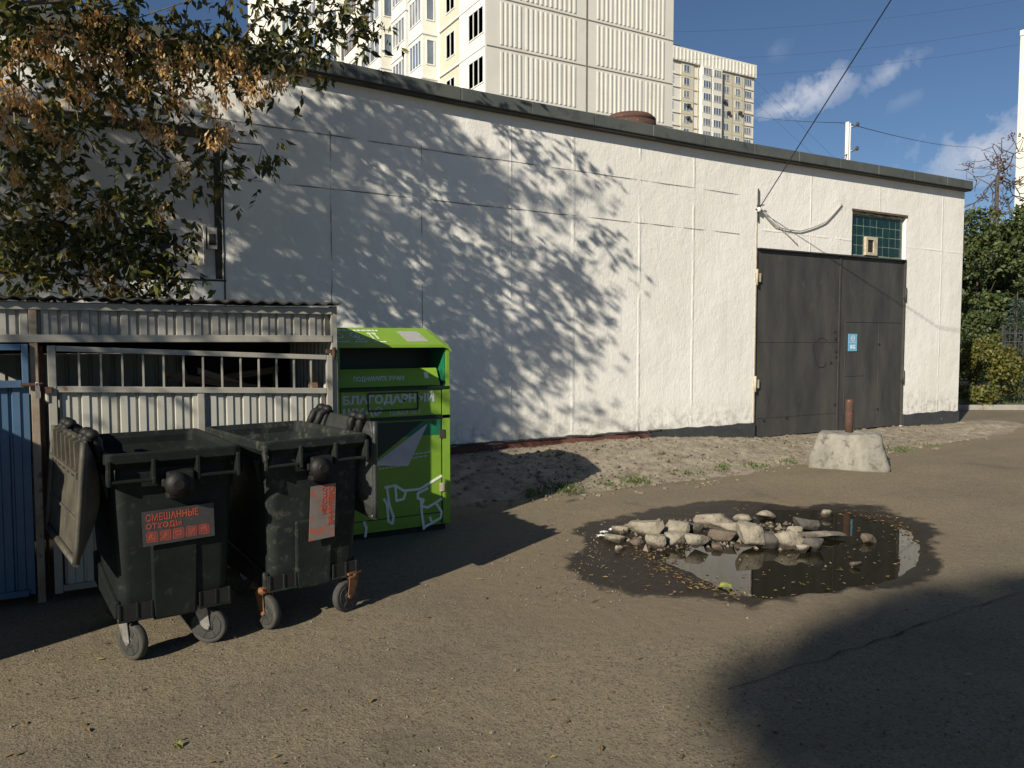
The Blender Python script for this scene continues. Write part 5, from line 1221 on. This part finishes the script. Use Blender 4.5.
    spots += [(x + random.uniform(-14, 14), y + random.uniform(-12, 12)) for x, y in spots[:10]]
    for x, y in spots:
        o = onY(x, y, random.uniform(6.75, 7.2)); sc = random.uniform(.75, 1.1)
        for k in range(int(62 * sc)):
            q = o + Vector((random.gauss(0, .036), random.gauss(0, .036), random.gauss(-.03, .050))) * sc
            C.append(tuple(q)); D.append((random.gauss(0, .55), random.gauss(0, .55), -1)); L.append(random.uniform(.036, .056))
    L = np.array(L); leaf_mesh('seed_keys', np.array(C), L, L * .38, np.array(D), M['seed'], g, .15, base)
maple()

# ------------------------------------------------------------------ background trees and shrubs
def tree(name, base, h, rx, ry, crown_lo, n, leaf, m, label, cat, group=None, lobes=40, trunk_r=.12, bias=0, droop=0):
    g = empty(name, base, label, cat, group); b = Vector(base); cz = b.z + crown_lo + (h - crown_lo) / 2; rz = (h - crown_lo) / 2
    root = [b + Vector((0, 0, -.05)), b + Vector((.03, 0, crown_lo * .6)), b + Vector((0, .05, crown_lo)), b + Vector((.05, .0, crown_lo + rz * .7)), b + Vector((0, 0, crown_lo + rz * 1.3))]
    att = []
    for k in range(lobes):
        d = rvec(1)[0]; r_ = random.uniform(.45, 1) ** .6; att.append(Vector((b.x + d[0] * rx * r_, b.y + d[1] * ry * r_, cz + d[2] * rz * r_)))
    pos, par, kids, rad, tips = skeleton(root, att, .04, trunk_r * .06, 2.2)
    branch_mesh(pos, par, kids, rad, 'trunk', M['bark'], g, trunk_r, 6, trunk_r * .05)
    C = []; per = n // lobes; ls = min(rx, rz) * .30
    for a in att:
        s = ls * random.uniform(.6, 1.25); q = rng.normal(size=(per, 3)); q /= np.linalg.norm(q, axis=1, keepdims=True); q *= (rng.random((per, 1)) ** .45) * s * np.array([1.1, 1.1, .75]); C.append(q + np.array(a))
    C = np.concatenate(C); C = C[C[:, 2] > b.z + .03]; L = rng.uniform(.7, 1.2, len(C)) * leaf; D = rvec(len(C)); D[:, 2] -= .3
    leaf_mesh('crown', C, L, L * .62, D, m, g, .2, b)
    return g
def bp(px, t): v = dep(px, 340, t); return Vector((v.x, v.y, .1))
tree('round_shrub', G(986, 407.5), 1.75, 1.25, .75, .05, 6200, .10, M['leafhedge'], 'yellow-green rounded shrub at the kerb beside the garage corner', 'shrub', lobes=46, trunk_r=.05)
tree('leafy_tree', bp(975, 27), 6.6, 1.5, 1.4, .8, 11000, .17, M['leafgreen'], 'dense green tree rising right behind the garage corner', 'tree', 'trees beyond the kerb', 60)
tree('leafy_tree', bp(1032, 25.5), 6.2, 1.3, 1.4, .8, 9000, .17, M['leafgreen'], 'dense green tree cut by the right edge of the picture', 'tree', 'trees beyond the kerb', 55)
tree('leafy_tree', bp(1002, 36), 6.6, 2.2, 2.0, .6, 9000, .22, M['leafgreen'], 'shaded green tree filling the gap between the two nearer trees', 'tree', 'trees beyond the kerb', 50)
tree('leafy_tree', bp(940, 33), 6.0, 2.6, 2.0, .6, 7000, .22, M['leafgreen'], 'green tree mostly hidden behind the garage', 'tree', 'trees beyond the kerb', 45)
tree('leafy_tree', bp(1075, 34), 7.2, 2.6, 2.4, .6, 8000, .22, M['leafgreen'], 'green tree outside the right edge of the picture', 'tree', 'trees beyond the kerb', 45)
# dark hedge row low behind the fence
for k, (px, t_, lab) in enumerate(((960, 25, 'low dark hedge clump behind the yellow-green shrub'), (1000, 24.5, 'low dark hedge clump behind the iron fence, left one'), (1040, 24, 'low dark hedge clump behind the iron fence at the right edge'))):
    tree('hedge_clump', bp(px, t_), 2.6, 1.2, .8, .05, 3600, .12, M['leafgreen'], lab, 'hedge', 'hedge clumps behind the iron fence', 34, .05)
# bluish spruce
def spruce():
    b = bp(1016, 22.6); g = empty('blue_spruce', b, 'small bluish spruce behind the iron fence at the right edge', 'tree')
    MB().tube([b, b + Vector((0, 0, 3.0))], [.05, .01], 6).build('trunk', M['bark'], g)
    C = []; D = []
    for k in range(13):
        z = .25 + k * .21; r_ = .75 * (1 - z / 3.1) + .05
        for j in range(9):
            a = j * .7 + k * .35
            for q in range(22):
                t_ = random.random() ** .7; C.append((b.x + math.cos(a) * r_ * t_ + random.gauss(0, .03), b.y + math.sin(a) * r_ * t_ + random.gauss(0, .03), b.z + z - .18 * t_ + random.gauss(0, .02))); D.append((math.cos(a) + random.gauss(0, .5), math.sin(a) + random.gauss(0, .5), random.gauss(-.1, .4)))
    L = np.full(len(C), .11); leaf_mesh('crown', np.array(C), L, L * .22, np.array(D), M['needle'], g, .2, b)
spruce()
def bare():
    b = bp(992, 33); g = empty('bare_tree', b, 'nearly leafless tree with thin upswept branches against the cloud', 'tree')
    root = [b + Vector((0, 0, k)) for k in (0, 2, 4, 5.4, 6.2, 7.2, 8.4)]
    att = []
    for k in range(230):
        a = random.uniform(0, 6.28); r_ = abs(random.gauss(0, 1.2)); r_ = min(r_, 2.4); att.append(b + Vector((math.cos(a) * r_ + .35, math.sin(a) * r_, random.uniform(6.0, 10.3 - r_ * .5))))
    pos, par, kids, rad, tips = skeleton(root, att, -.05, .012, 2.2, .05)
    branch_mesh(pos, par, kids, rad, 'trunk', M['bark'], g, .13, 5)
    C = []
    for i in random.sample(tips, 26): C += [tuple(pos[i] + Vector((random.gauss(0, .16), random.gauss(0, .16), random.gauss(0, .10)))) for _ in range(30)]
    C = np.array(C); L = np.full(len(C), .13); leaf_mesh('crown', C, L, L * .5, rvec(len(C)), M['russet'], g, .2, b)
bare()
# tree behind the photographer: its crown throws the large soft shadow at the lower right
def shade_tree():
    T = Vector((2.71, 2.72, 0)); ax = Vector((LD.y, -LD.x, 0)).normalized(); s = 24.0; hd = Vector((LD.x, LD.y, 0)).normalized()
    k = .51
    def at(b_, h_, j=0): return T + ax * b_ - hd * (s + j) + Vector((0, 0, s * k + h_ + j * k))
    c = at(3.2, 0); base = Vector((c.x, c.y, 0)); g = empty('linden_tree', base, 'dense linden tree standing on the yard behind the photographer', 'tree')
    root = [base, base + Vector((0, 0, 4)), base + Vector((.1, 0, 8)), base + Vector((0, .1, 11)), base + Vector((0, 0, 13))]
    C = []; att = []
    for (b_, h_, rb, rh) in ((3.1, .30, 2.95, 1.4), (1.35, .36, 1.2, .55), (.50, .10, .55, .24), (4.6, 1.1, 2.8, 1.5), (3.2, .8, 1.9, .95), (2.4, .45, 1.5, .9), (6.5, .6, 3, 3.0), (5, -1.2, 2.4, 1.6), (2.5, -.45, 1.5, .6), (6, 2.5, 2.4, 1.6), (3.3, -.9, 1.6, .8), (4.4, 2.2, 1.3, .6)):
        n = int(4200 * rb * rh) ; d = rvec(n); r_ = rng.random(n) ** .4; dp = min(rb, 1.8)
        for q in range(n):
            u = d[q] * r_[q]; C.append(tuple(at(b_ + u[0] * rb, h_ + u[2] * rh) + Vector((LD.x, LD.y, 0)) * u[1] * dp))
        att += [at(b_ + random.uniform(-.6, .6) * rb, h_ + random.uniform(-.6, .6) * rh) for _ in range(6)]
    pos, par, kids, rad, tips = skeleton(root, att, .02, .02, 2.2); branch_mesh(pos, par, kids, rad, 'trunk', M['bark'], g, .22, 7)
    C = np.array(C); L = rng.uniform(.12, .2, len(C)); leaf_mesh('crown', C, L, L * .75, rvec(len(C)), M['leafgreen'], g, .15, base)
shade_tree()

# ------------------------------------------------------------------ iron fence
def iron_fence():
    a = dep(1003, 340, 21.2); a.z = .1; d = Vector((.86, -.5, 0)).normalized(); n = 26
    g = empty('iron_fence', a, 'dark iron picket fence with crossed upper bars at the right edge', 'fence')
    q = MB()
    for k in range(n): p = a + d * (.06 + k * .125); q.box((p.x - .009, p.y - .009, .16), (p.x + .009, p.y + .009, 1.98))
    q.build('pickets', M['iron'], g)
    q = MB()
    for z in (.25, 1.15, 1.4, 1.65, 1.88): q.tube([a + Vector((0, 0, z - .1 + .0)), a + d * n * .125 + Vector((0, 0, z - .1))], .012, 5)
    q.build('rail', M['iron'], g)
    for k in (0, n): p = a + d * (k * .125); MB().box((p.x - .03, p.y - .03, .0), (p.x + .03, p.y + .03, 2.1)).build('post', M['iron'], g)
iron_fence()

# ------------------------------------------------------------------ loose ground cover: leaves, pebbles, grass, litter
def scatter_z(P):
    return height(P[:, 0], P[:, 1])[0]
def fallen():
    P = []
    for x, y in samp([(0, 660), (560, 560), (700, 600), (1024, 560), (1024, 768), (0, 768)], 120): p = G(x, y); P.append((p.x, p.y, 0))
    # drift along the left shore of the water and over the wet rim
    shore = [G(*q) for q in ((640, 545), (650, 552), (658, 562), (672, 570), (690, 578), (710, 584), (728, 590), (745, 594))]
    for _ in range(230):
        i = random.randrange(len(shore) - 1); p = shore[i].lerp(shore[i + 1], random.random()); P.append((p.x + random.gauss(-.03, .07), p.y + random.gauss(0, .07), 0))
    for x, y in samp([(575, 545), (640, 517), (750, 505), (880, 510), (930, 540), (900, 580), (830, 597), (700, 604), (620, 585)], 230): p = G(x, y); P.append((p.x, p.y, 0))
    for x, y in samp([(840, 505), (885, 512), (918, 530), (915, 540), (880, 520), (835, 512)], 110): p = G(x, y); P.append((p.x, p.y, 0))
    for x, y in samp([(640, 575), (560, 560), (500, 600), (600, 615)], 30): p = G(x, y); P.append((p.x, p.y, 0))
    for x, y in samp([(470, 460), (600, 445), (950, 428), (990, 435), (800, 462), (700, 478), (530, 496)], 220):
        p = G(x, y, .1)
        if p.y < 9.0: P.append((p.x, p.y, 0))
    P = np.array(P); z = np.maximum(scatter_z(P), -.026) + .007; P[:, 2] = z
    n = len(P); D = rng.normal(size=(n, 3)); D[:, 2] *= .12; L = rng.uniform(.018, .05, n)
    # lie flat: side vector kept horizontal by construction below
    D /= np.linalg.norm(D, axis=1, keepdims=True); S = np.cross(D, np.tile([0, 0, 1.0], (n, 1))); V = []
    W_ = L * rng.uniform(.3, .6, n)
    a = P; b = P + D * L[:, None] * .45 + S * W_[:, None] * .5 + np.array([0, 0, .004]); c_ = P + D * L[:, None]; d = P + D * L[:, None] * .45 - S * W_[:, None] * .5 + np.array([0, 0, .002])
    V = np.stack([a, b, c_, d], 1).reshape(-1, 3); V[:, 2] = np.maximum(V[:, 2], np.repeat(z, 4) - .002)
    F = [f for i in range(n) for f in ((4 * i, 4 * i + 1, 4 * i + 2), (4 * i, 4 * i + 2, 4 * i + 3))]
    mb = MB(); mb.v = [tuple(v) for v in V]; mb.f = F; mb.sm = [False] * len(F)
    me = bpy.data.meshes.new('fallen_leaves'); me.from_pydata(mb.v, [], F); me.materials.append(M['dropleaf']); o = bpy.data.objects.new('fallen_leaves', me); col.objects.link(o)
    tag(o, 'small yellow and brown leaves strewn on the asphalt and floating in the puddle', 'leaves', kind='stuff')
fallen()
def pebbles():
    P = []; HP = []
    for poly, n in (([(0, 600), (560, 520), (1024, 470), (1024, 768), (0, 768)], 700), ([(470, 560), (570, 510), (640, 500), (590, 580), (640, 600), (520, 610)], 600), ([(450, 450), (600, 440), (960, 425), (1000, 436), (800, 466), (700, 481), (520, 500)], 1500), ([(575, 545), (640, 517), (750, 505), (760, 530), (650, 560), (620, 585)], 60), ([(612, 528), (640, 520), (740, 515), (800, 522), (800, 548), (700, 545), (640, 552)], 330)):
        for x, y in samp(poly, n): p = G(x, y); P.append((p.x, p.y, 0)); HP.append(n == 330)
    P = np.array(P); m = (P[:, 1] < 9.05) & (P[:, 0] > -2); P = P[m]; HP = np.array(HP)[m]; z = np.maximum(scatter_z(P), -.03); mb = MB()
    oct_ = np.array([(1, 0, 0), (0, 1, 0), (-1, 0, 0), (0, -1, 0), (0, 0, 1), (0, 0, -.6)], float); of = [(0, 1, 4), (1, 2, 4), (2, 3, 4), (3, 0, 4), (1, 0, 5), (2, 1, 5), (3, 2, 5), (0, 3, 5)]
    for i in range(len(P)):
        s = random.uniform(.003, .008) * (1 + (P[i, 1] > 6.9) * 1.2) * (1.9 if random.random() < .02 else 1) * (random.uniform(1.5, 4.5) if HP[i] else 1); v = oct_ * s * rng.uniform(.6, 1.4, (6, 3)); a = random.random() * 6; c_, s_ = math.cos(a), math.sin(a)
        v = np.stack([v[:, 0] * c_ - v[:, 1] * s_, v[:, 0] * s_ + v[:, 1] * c_, v[:, 2]], 1) + np.array([P[i, 0], P[i, 1], z[i] + s * .3]); mb.add(v.tolist(), of)
    m_, n_, l_, p_ = nt('pebble'); g_ = n_.new('ShaderNodeNewGeometry'); cr = n_.new('ShaderNodeValToRGB'); l_.new(g_.outputs['Random Per Island'], cr.inputs[0]); cr.color_ramp.elements[0].color = (.045, .035, .025, 1); cr.color_ramp.elements[1].color = (.22, .185, .135, 1); l_.new(cr.outputs[0], p_.inputs['Base Color']); p_.inputs['Roughness'].default_value = .9
    tag(mb.build('loose_gravel', m_), 'loose gravel and crumbs of stone on the asphalt and dirt bank', 'gravel', kind='stuff')
pebbles()
def clods():
    mb = MB(); pts = []
    for x, y in samp([(450, 452), (600, 440), (960, 425), (1000, 434), (800, 464), (700, 479), (520, 497), (455, 500)], 420): p = G(x, y, .1); pts.append(p)
    P = np.array([(p.x, p.y, 0) for p in pts]); P = P[P[:, 1] < 9.08]; z = scatter_z(P)
    for i in range(len(P)):
        sz = random.uniform(.012, .035) * (1.8 if random.random() < .08 else 1); c = Vector((P[i, 0], P[i, 1], z[i] + sz * .15)); bm = bmesh.new(); bmesh.ops.create_icosphere(bm, subdivisions=1, radius=1)
        vs = [c + Vector((v.co.x * sz * random.uniform(.7, 1.3), v.co.y * sz * random.uniform(.7, 1.3), v.co.z * sz * random.uniform(.4, .8))) for v in bm.verts]; mb.add(vs, [tuple(v.index for v in f.verts) for f in bm.faces]); bm.free()
    tag(mb.build('dirt_clods', mat('clod_dirt', (.25, .215, .16), (.10, .083, .06), .95, 9)), 'crumbly clods and broken bits scattered over the dirt bank', 'clods', kind='stuff')
clods()
def grass():
    C = []; D = []; L = []
    for (px, py, w, h, n) in ((565, 491, 18, 3, 420), (540, 495, 14, 2, 150), (637, 483, 18, 2, 220), (610, 487, 20, 2, 120), (722, 471, 8, 2, 130), (755, 468, 14, 2, 150), (790, 464, 12, 2, 120), (898, 450, 14, 2, 200), (690, 476, 14, 1.5, 70), (528, 497, 6, 2, 60), (930, 446, 12, 1.5, 70), (780, 446, 14, 1, 40)):
        for _ in range(n):
            p = G(px + random.gauss(0, w * .5), py + random.gauss(0, h * .6)); C.append((p.x, p.y, 0)); D.append((random.gauss(0, .5), random.gauss(0, .5), 1)); L.append(random.uniform(.02, .065))
    C = np.array(C); C[:, 2] = scatter_z(C) - .003; L = np.array(L); o = leaf_mesh('grass_tufts', C, L, L * .22, np.array(D), M['grass'], None, .1)
    tag(o, 'short green grass tufts along the foot of the dirt bank', 'grass', kind='stuff')
    C = []; D = []
    for _ in range(2600):
        k = random.uniform(0, 10); p = KA + KD * k + KN * random.uniform(.2, 3); C.append((p.x, p.y, .1)); D.append((random.gauss(0, .5), random.gauss(0, .5), 1))
    L = rng.uniform(.05, .14, len(C)); o = leaf_mesh('verge_grass', np.array(C), L, L * .12, np.array(D), M['grass'], None, .1)
    tag(o, 'thin dry grass on the verge behind the kerb', 'grass', kind='stuff')
grass()
for k, (px, py, s, lab) in enumerate(((604, 533, .05, 'scrap of white litter at the left tip of the wet patch, upper one'), (612, 530, .04, 'smaller scrap of white litter right beside the upper scrap'), (603, 536, .07, 'crumpled white strip of litter lying lowest at the left tip of the wet patch'))):
    p = G(px, py); mb = MB(); n = 6; vs = []; rnd = random.Random(k)
    for i in range(n):
        for j in range(n): vs.append((p.x + (i / n - .5) * s * 1.6, p.y + (j / n - .5) * s, gz(p.x, p.y) + .012 + rnd.uniform(0, .016)))
    mb.add(vs, [(i * n + j, (i + 1) * n + j, (i + 1) * n + j + 1, i * n + j + 1) for i in range(n - 1) for j in range(n - 1)]); o = mb.build('paper_scrap', M['litter']); o.modifiers.new('s', 'SOLIDIFY').thickness = .002; tag(o, lab, 'litter')
def big_leaf(px, py, s, m, lab, z=0):
    p = G(px, py, z); mb = MB(); pts = []
    for k in range(15):
        a = k / 15 * 6.283; r_ = s * (.55 + .45 * abs(math.cos(2.5 * a))); pts.append((p.x + r_ * math.cos(a), p.y + r_ * math.sin(a), max(gz(p.x, p.y), -.026) + .012 + .012 * math.sin(a * 2)))
    mb.add([(p.x, p.y, max(gz(p.x, p.y), -.026) + .02)] + pts, [(0, 1 + k, 1 + (k + 1) % 15) for k in range(15)]); o = mb.build('maple_leaf', m); o.modifiers.new('s', 'SOLIDIFY').thickness = .0015; tag(o, lab, 'leaf')
YL = mat('yellow_leaf', (.34, .35, .06), (.24, .28, .05), .6, 20)
big_leaf(725, 587, .06, YL, 'single large yellow-green maple leaf at the lower shore of the puddle', -.02)
big_leaf(178, 748, .02, YL, 'curled yellow-green leaf on the asphalt at the bottom left')
